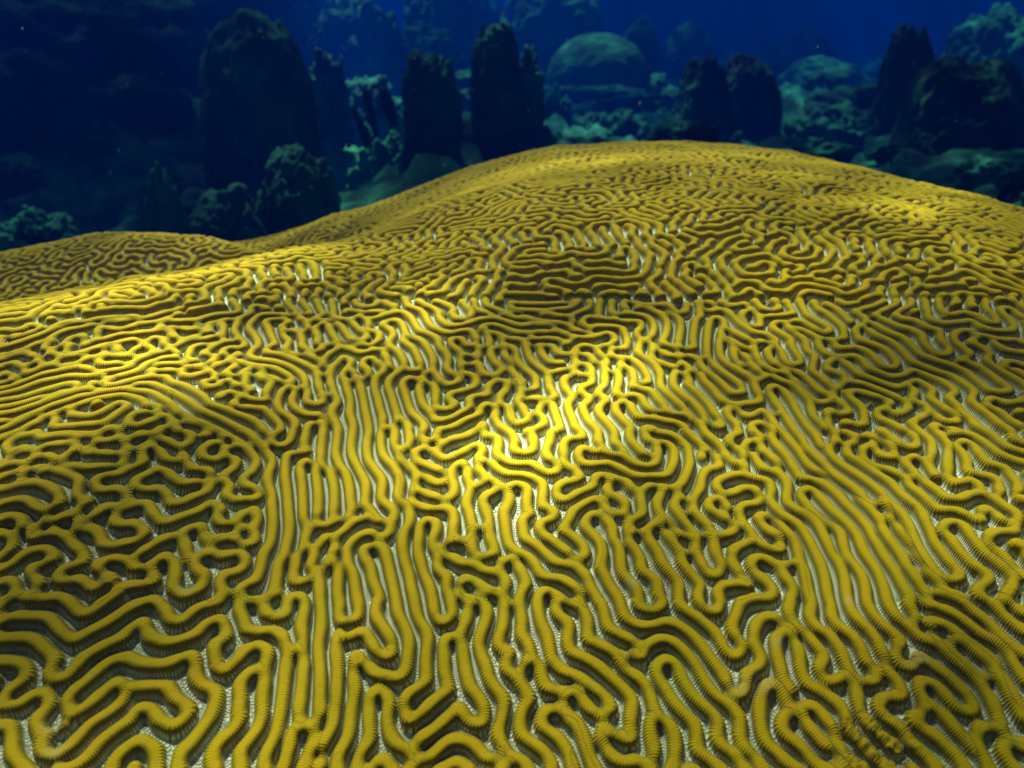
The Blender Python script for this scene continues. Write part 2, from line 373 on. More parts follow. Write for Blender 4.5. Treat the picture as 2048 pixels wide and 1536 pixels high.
635,600 642,619 651,625 631,634 625,642 646,638 668,642 685,655 693,668 708,676 729,677 739,674 727,662 714,651 701,640
665,600 668,619 670,632 700,640 714,632 733,636 737,645 737,657 756,662 761,668 756,683 737,689 708,687 691,681 674,676 665,660 653,647 638,649 631,660 638,672 635,687
754,1033 748,1017 730,1006 732,984 732,962 721,940 708,913 703,887 706,860 708,844 701,823 701,800 697,779 693,762
1861,922 1866,902 1861,880 1839,860 1824,847 1831,838 1852,827 1856,813
821,933 810,922 794,904 790,882 792,860 782,851
613,1053 635,1048 661,1044 688,1033 706,1019 703,997 699,971 694,946 681,926 672,904 675,882 676,862 676,855 667,836 663,817 676,800 668,783 661,766 661,747
1324,1028 1337,1037 1351,1055 1364,1068 1384,1070 1390,1064 1375,1048 1359,1030 1346,1015 1348,1002 1355,986 1355,968
310,655 336,651 360,655 397,647 434,640 472,636 480,634
1666,772 1677,772 1690,760 1688,747 1670,740 1653,734 1662,719 1679,717 1696,725 1705,734 1722,749 1748,759 1775,768 1801,772 1813,764 1831,760 1850,768 1865,779 1862,793 1877,806 1898,819 1915,832 1911,842 1888,840 1869,827 1854,810 1831,802 1813,802 1786,791 1754,776 1722,764 1697,760
971,659 997,668 1020,676 1045,677 1067,676 1096,674 1126,679 1131,687 1148,676
606,1088 624,1090 639,1084 652,1068 672,1066 692,1053 714,1035 737,1030 754,1035 774,1039 787,1037 790,1022 776,1006 761,993 763,971 763,955 748,937 734,915 734,887 739,860 735,844 731,823 727,798 722,774 716,757 710,745 703,736
1664,677 1677,691 1697,694 1714,693 1737,702 1752,717 1767,730 1786,732 1792,721 1779,702 1760,691 1733,683 1718,676 1709,662 1718,651 1733,642 1726,630 1707,621
835,600 850,608 873,617 880,632 893,645 910,649 935,645 956,638 975,636 1005,638 1020,643 1045,649 1067,645 1092,647 1113,653 1120,660 1141,670 1163,674 1186,672 1205,664 1222,666 1231,677 1220,687 1197,694
646,745 661,736 646,728 635,717 619,709 595,706 570,700 574,691 578,679 563,666 563,651 578,643 570,636 544,638 531,642 538,653 544,670 550,687 533,693 534,702 559,708 585,715 612,725 633,736 635,749 638,768 646,787 646,802 629,806 612,800 616,785 612,770 608,753 591,738 567,728 538,721 510,717 499,709 506,698 517,689 514,676 504,662 497,655 504,642 521,630 555,628 585,628 593,621 580,611 574,600
663,1037 668,1015 670,993 670,966 663,942 646,922 644,900 646,878 648,860 651,838 642,827 619,827 597,819 585,806 587,789 597,776
948,600 956,617 978,626 1008,628 1020,630 1039,636 1058,643
1054,862 1060,859 1077,855 1092,844 1086,830 1065,828 1046,844 1031,844 1024,827 1020,810
526,893 537,882 555,887 575,884 582,871 586,860 591,844 578,830 559,819 555,804 561,787 572,776 597,774 616,776
922,726 942,725 958,726 963,740 978,749 1001,743 1005,732 990,717 980,702 988,694 1008,689 1014,687 1025,694 1031,698 1035,713 1045,730 1062,742 1073,753 1073,770 1063,777 1043,779
1251,904 1244,893 1229,880 1230,864 1224,855 1211,840 1197,823 1199,810 1214,800 1211,793 1197,787 1197,777 1209,770 1209,751 1211,734 1213,721 1201,709 1190,696 1167,691 1150,696 1143,704 1126,706 1113,700 1103,689 1080,687 1058,687
340,808 351,823 374,832 397,840 421,851 440,860 462,873 489,882 515,891 535,906 544,924 535,944 535,966 544,986 544,1011 546,1035 544,1059 539,1084 526,1106 522,1128 511,1152 489,1168 477,1181 480,1194 505,1199 524,1203 535,1219 551,1231 570,1224 575,1208 579,1194 593,1187 609,1196 609,1219 602,1250 605,1277 605,1291 607,1319 605,1354 600,1389 598,1421 602,1442
599,662 604,679 608,693 629,700 646,698 648,689 670,687 691,693 700,696 723,702 752,698 769,698 774,713 782,730 797,736 810,734 797,743 782,753 776,770 784,787 789,806 795,827 789,844 782,851 765,853 767,832 761,813 757,793 750,774 752,755 769,740 761,726 746,717 731,719 725,730 739,743 735,751 718,757 703,759 691,757 686,747 701,730 703,721 689,713 680,721 665,732 661,747 638,747
1566,823 1577,840 1587,860 1600,873 1613,893 1635,913 1662,935 1684,955 1711,975 1733,993 1742,1004 1755,1004 1770,993 1784,1002 1806,1030 1824,1057 1835,1081 1850,1108 1866,1130 1888,1148 1910,1157 1917,1143 1903,1123 1886,1101 1870,1079 1859,1055 1850,1035 1839,1013 1815,995 1795,975 1777,957 1746,940 1720,924 1697,906 1695,887
1928,1190 1901,1177 1874,1161 1852,1143 1835,1121 1819,1095 1806,1070 1790,1044 1773,1015 1768,997 1770,991 1751,971 1726,953 1700,937 1673,918 1658,900 1666,884 1673,873 1671,861 1664,853 1655,834 1655,819 1666,821 1685,827 1700,823 1692,811 1673,794 1670,783 1658,766 1641,751 1626,740 1628,725 1630,709 1615,698 1613,681 1602,670 1581,659 1570,643 1553,643 1545,653 1564,666 1583,676 1583,687 1594,706 1602,723 1587,728 1570,721 1564,704 1551,691 1536,698 1536,711 1549,726 1573,736 1596,743 1619,757 1634,772 1655,787 1662,800 1641,802 1624,791 1609,772 1587,755 1566,745 1545,740 1526,728 1517,715 1509,700 1507,685 1492,676 1469,664 1449,653
1963,982 1959,971 1941,957 1919,962 1899,953 1894,929 1897,904 1890,880 1870,860 1869,851 1888,853 1915,859
1585,1259 1569,1245 1551,1231 1532,1231 1515,1245 1508,1268 1515,1289 1527,1310 1520,1328 1495,1342 1495,1361 1485,1384 1469,1382 1455,1361 1441,1335 1423,1312 1404,1287 1383,1263 1358,1247 1335,1238 1302,1245 1274,1243 1251,1231 1242,1208 1235,1188 1222,1170 1213,1150 1200,1130 1204,1121 1207,1095 1200,1073
689,625 699,619 729,623 759,621 786,617 793,609 778,609 771,600
1384,999 1393,984 1401,968 1404,949 1417,935 1435,933 1439,922 1428,906 1408,891 1388,875 1368,860 1367,853 1356,844 1326,836 1299,832 1275,830 1267,817 1260,804 1243,802 1231,806 1233,821 1247,836 1264,853 1260,860 1262,878 1277,895 1295,909 1311,909
877,1095 875,1115 877,1135 895,1150 893,1170 894,1180 906,1208 906,1229 892,1240 881,1238 869,1222 867,1199 864,1188 860,1168 849,1146 842,1121 835,1099 838,1077 840,1055 851,1037 866,1037 875,1048 871,1066 864,1079 866,1095 877,1095 891,1081 908,1075 906,1055 911,1035 906,1015 875,1013 849,1011 829,999 822,984 831,968
1036,1345 1047,1324 1061,1307 1061,1291 1054,1277 1043,1261 1045,1238 1040,1210 1039,1192 1041,1181 1052,1163 1048,1146 1039,1126 1024,1112 1008,1117 999,1132 999,1143
489,1194 511,1197 533,1192 546,1177 553,1152 555,1128 568,1104 573,1081 577,1055 577,1028 575,1002 573,975 570,949 568,924 577,904 599,902 617,898 608,891 606,878 610,861 618,845 635,842 650,842
1642,889 1638,878 1626,861 1619,853 1605,834 1592,815 1583,798 1566,779 1549,770 1537,776 1545,794 1558,810 1566,821 1549,825 1537,825 1522,817 1511,823 1500,830 1483,821 1468,813 1454,817 1458,832 1473,844 1477,857
1600,1095 1609,1121 1613,1146 1618,1170 1621,1180 1626,1203 1618,1226 1633,1247 1659,1265 1680,1288 1688,1314 1703,1337 1726,1355 1752,1358 1755,1340 1734,1317 1724,1291 1706,1268 1680,1250 1664,1232 1664,1206 1658,1192 1653,1170 1649,1146 1642,1121 1631,1099 1618,1075 1601,1050 1581,1035 1559,1019 1543,999 1545,977 1539,960 1517,955 1492,949 1475,946 1448,951 1432,962 1439,977 1461,984 1483,975 1503,975 1519,986 1519,1004 1497,1006 1479,1011 1477,1028 1490,1046 1475,1048
1248,600 1245,613 1258,615 1288,613 1315,621 1333,636 1335,649 1331,670 1324,683 1348,694 1360,706 1379,709 1398,715 1402,728 1419,745 1436,760 1451,774 1466,785 1483,783 1481,766 1466,755 1443,740 1424,723 1415,711 1413,694 1415,672 1417,647 1426,634 1441,636 1449,647 1443,662 1437,681 1439,706 1453,723 1473,738 1496,749 1507,759
924,753 922,736 920,723 925,709 944,709 958,713 958,702 961,693 980,685 975,670 971,657 963,659 969,649 990,649 1016,655 1043,664 1065,664 1096,662 1120,660
1322,609 1341,625 1358,636 1362,653 1358,672 1356,685 1360,693 1388,694 1386,676 1388,653 1394,636 1403,630 1396,615 1394,600
565,1536 572,1509 579,1479 586,1449 602,1447 628,1442 637,1421 640,1389 640,1354 640,1319 637,1284 642,1250 642,1215 639,1192 641,1179 639,1159 639,1137
2051,1257 2025,1239 2000,1216 1974,1195 1954,1188 1954,1174 1972,1163 1976,1148 1961,1134 1936,1117 1917,1095 1899,1072 1881,1055 1894,1044 1914,1041 1934,1055 1947,1072 1963,1095 1987,1115 2009,1134 2027,1152 2025,1170 2012,1179 2023,1183
920,1266 899,1268 887,1280 887,1307 887,1331 894,1354 897,1370 883,1384 862,1400 841,1423 823,1433 811,1423 809,1405 816,1384 834,1372 853,1356 853,1331 853,1303 857,1273 850,1252 836,1231 830,1203 829,1192 824,1170 820,1141 811,1115 807,1088 809,1064 820,1044 821,1024 810,1008 796,993 798,975 801,953 792,933 772,911 763,887 761,861 765,853
1553,1180 1543,1189 1515,1192 1492,1199 1478,1210 1469,1233 1462,1252 1471,1266 1485,1284 1481,1301 1462,1303 1448,1291 1439,1270 1423,1252 1397,1233 1374,1217 1356,1201 1355,1194 1355,1177 1353,1157 1337,1139 1324,1121 1315,1101 1300,1079 1293,1059
2054,902 2012,889 1985,869 1971,862 1952,849 1933,830 1911,810 1898,794 1911,783 1899,768 1877,757 1847,745 1824,738 1809,747 1786,751 1760,743 1737,734 1726,719 1711,711 1697,711 1681,711 1655,706 1638,691 1636,676
1168,1212 1163,1199 1163,1181 1145,1163 1121,1152 1094,1150 1077,1139 1066,1117 1044,1101 1021,1090 1013,1068 1010,1044 1006,1019 1013,1011 1019,993 1013,973 1006,971 990,960 975,953
241,1180 227,1189 204,1208 176,1222 148,1208 121,1189 93,1192 53,1194 62,1181 75,1170 80,1159 64,1150 66,1135 89,1121 111,1110 97,1095 71,1095 44,1106 22,1123 0,1137
624,1095 626,1112 619,1128 628,1137 644,1135 655,1119 668,1115 677,1132 679,1157 675,1179 679,1203 677,1222 681,1236 702,1240 716,1231 718,1208 712,1190 710,1181 708,1159 703,1135 694,1112 694,1095 706,1079 725,1066 745,1061 768,1070 781,1059 783,1039
1094,740 1096,755 1101,772 1111,789 1101,794 1077,794 1052,793 1041,789 1037,802 1048,815 1052,828 1065,828 1079,817 1084,806 1101,804 1111,817 1116,836 1122,853 1114,862 1106,860 1101,880 1092,898 1099,911 1114,924 1114,937 1099,942 1079,933 1061,922 1035,924 1010,918 993,904 997,887 995,871 973,869 968,860 967,845 946,862 922,871 895,878 873,895
1979,1536 1974,1520 1963,1495 1953,1469 1958,1448 1984,1448 2002,1446 1994,1425 1987,1399 1969,1371 1943,1345 1917,1324 1894,1304 1873,1283 1850,1273 1824,1252 1798,1232 1780,1206 1775,1192 1768,1170 1759,1146 1744,1121 1728,1097 1717,1072 1702,1048 1682,1030 1660,1011 1642,991 1624,975 1607,977 1600,988 1613,1006 1640,1024 1666,1044 1684,1064 1686,1084 1695,1106 1713,1128 1726,1148 1733,1170 1733,1192 1737,1208 1752,1232 1778,1255 1798,1268 1798,1283 1791,1301 1801,1322 1824,1327 1840,1311
1286,681 1303,685 1305,698 1303,709 1318,721 1337,730 1356,730 1360,723 1371,725 1381,736 1398,745 1413,760 1428,776 1441,793 1451,800 1473,804 1500,804 1519,800 1522,791 1511,772 1509,760 1526,755 1534,749 1558,757 1583,768 1605,787 1622,806 1624,823 1636,840 1649,855
1508,1077 1486,1084 1466,1095 1463,1112 1472,1130 1479,1141 1494,1157 1497,1168 1477,1163 1455,1163 1435,1177 1441,1203 1432,1219 1413,1217 1395,1201 1395,1192 1395,1185 1401,1168 1393,1154 1377,1137 1364,1119 1362,1099
711,1536 716,1514 728,1491 742,1463 739,1435 739,1400 744,1379 760,1372 774,1382 779,1402 774,1426 776,1449 788,1474 806,1491 823,1502 830,1486 848,1467 871,1451 894,1430 913,1409 927,1414 938,1433 955,1442 969,1433 969,1412 959,1386 943,1365 934,1342 929,1314 925,1289 920,1270 920,1263 931,1238 938,1210 943,1199
1288,1289 1270,1277 1242,1263 1219,1250 1210,1226 1205,1203 1196,1194 1194,1188 1183,1168 1172,1146 1154,1130 1130,1123 1108,1115 1088,1097 1068,1081 1050,1070 1048,1055 1046,1035 1061,1024 1055,1011 1055,993 1055,973 1039,964 1024,966 1008,973 988,977 968,988 964,1002 973,1019 979,1042 979,1064 988,1084 990,1101 973,1110 951,1106 944,1092 946,1073
1029,844 1020,832 1014,813 999,804 999,789 1012,776 1020,760 1037,760 1039,768 1054,764 1045,757 1028,743 1022,725 1012,709 1008,691 1005,683 1001,670
1198,1130 1203,1115 1205,1097 1198,1077 1181,1061 1170,1046 1176,1028 1198,1019 1200,1026 1218,1037 1227,1050 1227,1073 1238,1092 1240,1117 1244,1141 1262,1157 1275,1177 1277,1192 1272,1199 1288,1212 1307,1215 1323,1205 1323,1189 1311,1180 1315,1174 1313,1157 1297,1146 1282,1135 1282,1115 1269,1095 1255,1077 1253,1059 1255,1044 1269,1035 1284,1022 1282,1004 1280,984
1793,1487 1767,1466 1744,1448 1726,1427 1716,1404 1716,1381 1700,1355 1685,1345 1664,1358 1641,1348 1633,1330 1646,1317 1651,1299 1633,1283 1610,1260 1592,1239 1577,1219 1582,1201 1581,1192 1590,1179 1585,1163 1568,1146 1563,1128
294,1130 317,1115 332,1110 348,1123 348,1148 345,1170 359,1181 381,1183 401,1170 410,1146 394,1135 387,1121 398,1106 418,1099 444,1104 471,1101 491,1112 489,1128 466,1141 444,1148 438,1163 444,1181 433,1194 422,1200
1284,676 1279,687 1277,702 1290,715 1311,730 1320,745 1320,766 1331,781 1347,794 1364,810 1375,823 1394,840 1407,853 1413,867 1430,880 1446,898 1457,915 1475,926 1490,929 1486,944
1156,706 1177,709 1190,721 1205,728 1211,740 1237,740 1243,726 1245,715 1224,711 1220,702 1231,694 1254,693 1256,677 1247,660 1237,653 1209,651 1184,653 1182,664 1163,662 1148,659 1137,649 1114,642 1088,638 1063,636 1043,625 1022,621 1001,619 975,611 971,600
310,655 325,645 344,640 359,643 383,640 416,632 446,628 472,626 483,625
2051,1309 2023,1283 2000,1262 1974,1239 1948,1219 1922,1201 1894,1193 1863,1180 1857,1190 1843,1172 1826,1148 1808,1123 1793,1097 1777,1075 1764,1050 1753,1028 1735,1011 1715,999 1693,982 1669,964 1644,944 1618,926 1600,904 1581,880 1563,860 1549,842 1537,825
376,736 360,728 336,726 311,730 300,738 298,745 321,740 344,740 363,740 387,732 410,728 427,721 431,713 419,708 404,706 425,694 453,683 480,677
1152,1536 1142,1518 1138,1500 1124,1477 1103,1460 1084,1447 1082,1428 1096,1412 1124,1407 1131,1393 1135,1375 1154,1377 1170,1396 1191,1416 1207,1421 1221,1407 1210,1389 1186,1368 1163,1347 1135,1338 1115,1324 1101,1305 1098,1280 1089,1254 1080,1231 1075,1203 1080,1182 1098,1175 1117,1187
0,842 28,838 60,827 98,813 132,802 162,791 189,787 217,781 242,776 274,766 302,766 325,774 349,787 340,783 359,791 383,806 397,817 419,828 446,840 476,855 504,866
64,920 69,904 89,891 117,884 151,882 159,893 142,900 128,913 124,924 151,929 177,933 204,931 230,929 248,920 257,909 248,902 226,904 204,900 190,898 175,902 177,889 195,880 213,878 235,871 255,874 279,864 310,857 334,847 340,834 325,830 298,842 270,849 255,844 264,828 283,825 310,823 321,815 313,810 295,813 289,804 270,794 245,789 213,793 181,800 151,810 142,823 162,827 189,827 217,815 240,806 253,810 245,819 227,832 204,844 170,847 136,851 106,851 115,838 106,829 94,832 70,844 38,861 0,876
637,1536 647,1500 653,1472 665,1442 670,1412 672,1377 674,1342 674,1310 670,1282 677,1263 695,1270 714,1261 735,1259 744,1277 760,1301 774,1307 786,1301 788,1284 780,1268 760,1240 751,1222 755,1201 763,1192 759,1177 745,1154 741,1130 728,1110 728,1095 745,1086 768,1092 776,1112 781,1137 785,1161 790,1181 795,1203 799,1226 811,1252 818,1277 816,1310 811,1333 802,1349 783,1347 774,1343 751,1338 728,1314 714,1307 704,1324 707,1347 709,1377 704,1412 700,1442 695,1470 679,1500 674,1536
1311,1509 1307,1488 1302,1463 1300,1435 1309,1421 1305,1393 1295,1368 1277,1349 1251,1333 1237,1317 1235,1303 1216,1291 1193,1282 1175,1275 1175,1259 1177,1233 1168,1212 1154,1201 1160,1205 1140,1201 1119,1192 1110,1208 1117,1224 1135,1236 1140,1250 1135,1273 1140,1294 1160,1305 1168,1307 1196,1324 1221,1347 1249,1370 1265,1391 1263,1414 1261,1440 1265,1460 1256,1472 1237,1465 1219,1453 1203,1449 1196,1465 1207,1484 1226,1504 1249,1518 1274,1511 1298,1528 1307,1536
962,920 977,918 995,933 1017,944 1044,946 1068,951 1086,964 1086,986 1083,1006 1099,1013 1112,1024 1106,1035 1086,1039 1077,1053 1088,1068 1110,1081 1130,1095 1148,1108 1168,1112 1172,1097 1163,1081 1148,1068 1128,1059 1132,1046 1141,1030 1148,1017 1168,1002 1194,993 1210,997 1200,997 1213,1011 1231,1024 1249,1024 1253,1008 1240,995 1220,986 1213,971 1222,955
1745,630 1756,632 1779,643 1805,653 1824,657 1845,670 1848,685 1867,702 1892,706 1898,691 1884,676 1879,660 1854,653 1831,640 1805,634 1790,626 1801,619 1820,609 1826,600
796,898 812,891 811,898 820,882 818,860 818,853 810,838 795,827
1061,860 1066,871 1070,889 1061,900 1044,902 1028,893 1030,878 1021,864 1001,849 990,834 993,817 978,806 963,811 954,828 927,838 903,851 878,857 871,872 859,878 842,874 844,864 850,849 842,836 827,825 818,808 812,789 805,774 808,762 823,755 842,760 840,777 842,796 852,811 865,827 873,836 897,836 918,825 941,813 939,796 954,789 975,789 976,770 993,760 1020,759 1035,770 1043,779 1039,789
0,779 28,770 57,760 85,749 117,742 147,736 162,732 176,736 198,742 227,740 249,736 262,728 236,726 210,728 196,725 206,713 227,709 261,711 291,706 310,700 302,693 291,691 302,676 321,674 332,677 325,685 340,691 363,683 393,679 419,674 442,668
0,815 28,811 66,800 106,789 136,779 160,773 179,776 181,766 200,766 211,757 204,747 191,749 170,751 140,751 106,757 70,766 38,779 0,789
181,683 211,676 236,668 268,666 298,664 332,660 349,666 340,666 359,676 382,672 410,664 434,659
255,995 252,984 235,973 213,975 193,973 190,960 206,949 235,944 261,933 283,924 281,909 290,893 310,891 323,902 332,915 350,920 363,906 374,924 390,937 410,935 420,942 412,955 390,962 363,962 345,953 332,940 314,935 292,944 270,957 270,971 292,975 317,975 332,984 341,999 359,1002 381,993 403,982 424,964 444,956 458,966 451,984 462,995 486,997 511,995 520,984 504,971 486,964 482,953 500,942 513,924 508,909 489,893 466,889 451,893 442,904
1829,1244 1829,1224 1814,1203 1817,1190 1808,1170 1795,1146 1777,1121 1762,1097 1746,1072 1735,1048 1715,1026 1693,1006 1673,986 1649,968 1622,955 1600,953 1592,940 1581,920 1563,900 1548,880 1545,861 1536,851 1519,844 1503,849 1503,862 1510,860 1525,869 1521,880 1499,878 1488,889 1506,902 1517,922 1532,935 1559,944 1576,962 1576,980 1576,1002 1600,1019 1624,1035 1644,1055 1655,1077 1664,1101 1682,1126 1693,1148 1693,1170 1695,1192 1700,1206 1716,1232 1739,1255 1757,1278 1762,1301 1773,1327 1791,1353 1806,1376 1804,1386 1778,1386 1757,1399 1757,1417 1778,1435 1801,1453 1824,1476 1847,1500 1868,1520 1873,1536
1813,766 1828,779 1828,787 1818,802 1814,817 1801,825 1779,821 1758,819 1754,830 1775,840 1797,851 1819,860 1835,878 1832,893 1808,889 1786,875 1764,860
1445,849 1439,836 1424,819 1409,800 1390,779 1373,764 1380,762 1369,743 1352,743 1345,757 1348,772 1364,789 1373,798 1379,800 1398,817 1415,840 1432,849 1445,849
340,653 359,655 378,660 406,655 434,649 446,647 449,659 444,670 446,681 427,685 402,689 385,694 378,706 376,717 389,723 374,725 360,717 344,713 321,717 295,726 276,740 253,747 230,751 217,760 211,770 227,770 255,762 283,755 311,751 330,753 345,764 363,768 385,777 408,793 419,806 442,813 472,825 500,836 519,849 529,862 544,866 559,861 561,845 546,830 529,817 506,815 480,813 463,808 472,796 491,794 517,800 536,798 533,787 536,776 542,764 525,755 510,747 497,747 489,757 487,772 472,770 465,762 446,760 431,770 410,774 410,764 425,759 429,749 419,742 400,747 382,751 366,749 368,740 382,732 406,736 427,732 448,723 465,725 470,734 457,740 446,749 457,749 476,749 491,738 510,736 529,742 551,755 572,764 589,764 585,755 567,743 540,732 514,728 491,726 476,719 453,717 461,713 480,709 476,704 463,704 446,709 444,700 461,694 485,693 491,685 480,674 468,662 472,649 483,634 499,628 502,615 516,611 534,617
1205,895 1212,900 1200,900 1222,906 1244,909 1262,920 1282,929 1304,929 1315,915 1313,898 1311,880 1295,875 1286,860 1288,853 1303,851 1302,862 1328,864 1353,873 1373,891 1377,911 1375,933 1366,953 1355,968 1333,971 1311,966 1291,973 1280,984 1266,975 1253,960 1229,953 1213,949 1220,949 1207,946 1192,949 1190,962 1176,973 1154,984 1132,995 1114,988 1114,971 1130,960 1154,957 1163,951 1150,935 1132,922 1128,904 1128,884 1141,875 1163,873 1163,862 1150,851 1145,834 1137,817 1137,804 1148,791 1137,779 1128,766 1133,751 1148,743 1150,730 1173,726 1184,740 1186,755 1182,766 1163,772 1162,781 1179,791 1180,800 1165,806 1169,823 1177,838 1190,851 1196,860 1196,880 1205,893 1194,900 1176,895 1161,893 1156,909 1168,924 1192,926 1205,924 1213,922 1235,931 1258,944 1277,951 1306,949 1331,949 1342,937 1348,918 1346,898 1331,882 1313,880
2054,884 2025,873 2024,862 1999,847 1979,828 1958,813 1945,798 1947,781 1926,764 1903,749 1873,740 1843,728 1820,717 1803,698 1781,681 1752,668 1730,653
"""
def to_sheet(pts, lift=.0036):
    """photo pixels -> x, y on the colony, at the height of the ridge crests"""
    pts = np.asarray(pts, float); z = np.full(len(pts), .3); step = .004
    X = (pts[:,0]-1024)/FPX; Y = (pts[:,1]-768)/FPX; s, c = math.sin(PITCH), math.cos(PITCH)
    def gap(zc): 
        x, y, h = X*zc, zc*c-Y*zc*s, CAM_Z-zc*s-Y*zc*c
        return h-surf_z(x, y)-lift
    done = np.zeros(len(pts), bool); out = np.full(len(pts), np.nan)
    for k in range(280):
        g = gap(z); hit = (g < 0) & ~done
        lo, hi = z-step, z.copy()
        if hit.any():
            for _ in range(14):
                m = (lo+hi)/2; b = gap(m) < 0; hi = np.where(b, m, hi); lo = np.where(b, lo, m)
            out[hit] = ((lo+hi)/2)[hit]; done |= hit
        z = z+step
        if done.all(): break
    return np.stack([X*out, out*c-Y*out*s], 1)
def smooth_line(p, per=6):
    q = np.vstack([2*p[0]-p[1], p, 2*p[-1]-p[-2]]); o = []
    for i in range(1, len(q)-2):
        a, b, c_, d = q[i-1:i+3]
        for t_ in np.arange(per)/per:
            o.append(.5*((2*b)+(-a+c_)*t_+(2*a-5*b+4*c_-d)*t_*t_+(-a+3*b-3*c_+d)*t_**3))
    o.append(q[-2]); return np.array(o)
LINES = []
def crest_lines():
    for line in CRESTS.strip().split('\n'):
        p = to_sheet(np.array([[float(v) for v in w.split(',')] for w in line.split()])); p = p[~np.isnan(p[:,0])]
        if len(p) > 1: LINES.append(smooth_line(p))
def guide():
    dist = np.full((GNY, GNX), 1.0); side = np.full((GNY, GNX), 1.0)
    for p in LINES:
        for k, (a, b) in enumerate(zip(p, p[1:])):
            m = 1.3*LAM
            i0 = max(int((min(a[0], b[0])-m-GX0)/GD), 0); i1 = min(int((max(a[0], b[0])+m-GX0)/GD)+1, GNX)
            j0 = max(int((min(a[1], b[1])-m-GY0)/GD), 0); j1 = min(int((max(a[1], b[1])+m-GY0)/GD)+1, GNY)
            if i1 <= i0 or j1 <= j0: continue
            x = GXX[j0:j1, i0:i1]; y = GYY[j0:j1, i0:i1]; d = b-a; L2 = d@d+1e-12
            r_ = ((x-a[0])*d[0]+(y-a[1])*d[1])/L2; t_ = np.clip(r_, 0, 1)
            e_ = np.hypot(x-a[0]-t_*d[0], y-a[1]-t_*d[1])
            dist[j0:j1, i0:i1] = np.minimum(dist[j0:j1, i0:i1], e_)
            if k == 0: e_ = np.where(r_ < 0, 1, e_)          # a line that stops does not fence off what lies beyond its end
            if k == len(p)-2: e_ = np.where(r_ > 1, 1, e_)
            side[j0:j1, i0:i1] = np.minimum(side[j0:j1, i0:i1], e_)
    lam = LAM*(.97+.30*np.exp(-((GXX+.17)/.10)**2-((GYY-.33)/.10)**2))      # fatter ridges on the near left flank
    tgt = np.where(dist < lam/2, np.cos(2*np.pi*dist/lam), -1)
    wgt = np.clip((.66*LAM-side)/(.22*LAM), 0, 1)
    return tgt, wgt, np.zeros_like(dist), np.zeros_like(dist), None

crest_lines()
U, UX, UY, C2, S2 = labyrinth()

NCORE, NSIDE = 1380, 470                        # columns in the part that comes nearest, and on each flank
rows = []; y = -.02
while y < 1.98:
    rows.append(y)
    y += .0016 if y < .25 else (.00042+.00060*((y-.25)/.9)**1.3 if y < 1.34 else .003)
ys = np.array(rows); NYC = len(ys); NXC = NCORE+2*NSIDE
hw = np.clip(.245+.62*(ys-.28), .245, .80)      # half width of the dense core
f = np.arange(1, NSIDE+1)/NSIDE; f = .75*f+.25*f*f
core = np.linspace(-1, 1, NCORE)[None,:]*hw[:,None]; flank = hw[:,None]+(1.04-hw[:,None])*f[None,:]
XX = np.concatenate([-flank[:,::-1], core, flank], 1)
YY = np.repeat(ys[:,None], NXC, 1)
x = XX.ravel(); y = YY.ravel()
fx = np.clip((x-GX0)/GD, 0, GNX-1); fy = np.clip((y-GY0)/GD, 0, GNY-1)
u = cubic(U, fx, fy); ux = cubic(UX, fx, fy); uy = cubic(UY, fx, fy); c2 = cubic(C2, fx, fy); s2 = cubic(S2, fx, fy)
z = surf_z(x, y); e = .002
nx_ = -(surf_z(x+e, y)-surf_z(x-e, y))/(2*e); ny_ = -(surf_z(x, y+e)-surf_z(x, y-e))/(2*e)
nl_ = 1/np.sqrt(1+nx_**2+ny_**2); nx_ *= nl_; ny_ *= nl_; nz_ = nl_
d = np.arccos(np.clip(u+.06, -1, 1))/np.pi      # 0 on the crest, 1 in the middle of the valley
prof = np.maximum(1-(d/.66)**2.0, 0)**.68
vary = fbm(np.c_[x*45, y*45, x*0], 2, 11)
H = .0050*(1+.10*vary)
fade = np.clip((y-.01)/.05, 0, 1)
h = H*prof*fade*(1.36-.36*np.clip(cubic(guide()[1], fx, fy), 0, 1))
lat = .0007*fade
P = np.stack([x+nx_*h-lat*ux, y+ny_*h-lat*uy, z+nz_*h], 1)

# length along the nearest crest line, for the ribs that cross every ridge
def along():
    best = np.full((NYC, NXC), 1.0, np.float32); run = np.zeros((NYC, NXC), np.float32)
    m = .72*LAM; XR = XX; t0 = 0.
    for p in LINES:
        seg = np.hypot(*np.diff(p, axis=0).T); acc = np.r_[0, np.cumsum(seg)]+t0; t0 = acc[-1]+.37
        n = 3
        for k in range(len(p)-1):
            a, b = p[k], p[k+1]
            j0, j1 = np.searchsorted(ys, min(a[1], b[1])-m), np.searchsorted(ys, max(a[1], b[1])+m)
            if j1 <= j0: continue
            lo, hi = min(a[0], b[0])-m, max(a[0], b[0])+m
            i0 = min(np.searchsorted(XR[j0], lo), np.searchsorted(XR[j1-1], lo)); i1 = max(np.searchsorted(XR[j0], hi), np.searchsorted(XR[j1-1], hi))
            if i1 <= i0: continue
            x = XR[j0:j1, i0:i1]; y = ys[j0:j1, None]; d = b-a; L2 = d@d+1e-14
            r = ((x-a[0])*d[0]+(y-a[1])*d[1])/L2; t_ = np.clip(r, 0, 1)
            e = np.hypot(x-a[0]-t_*d[0], y-a[1]-t_*d[1]); w = e < best[j0:j1, i0:i1]
            best[j0:j1, i0:i1][w] = e[w]; run[j0:j1, i0:i1][w] = (acc[k]+t_*seg[k])[w]
    return run.ravel(), (best < m*.98).astype(np.float32).ravel()
RUN, TRACED = along()
def spots(lst):
    v = np.zeros(len(x))
    for px, py, r in lst:
        c = to_sheet([(px, py)])[0]; q = np.hypot(x-c[0], y-c[1])/(r/FPX*.45)
        v = np.maximum(v, np.exp(-q**3))
    return v
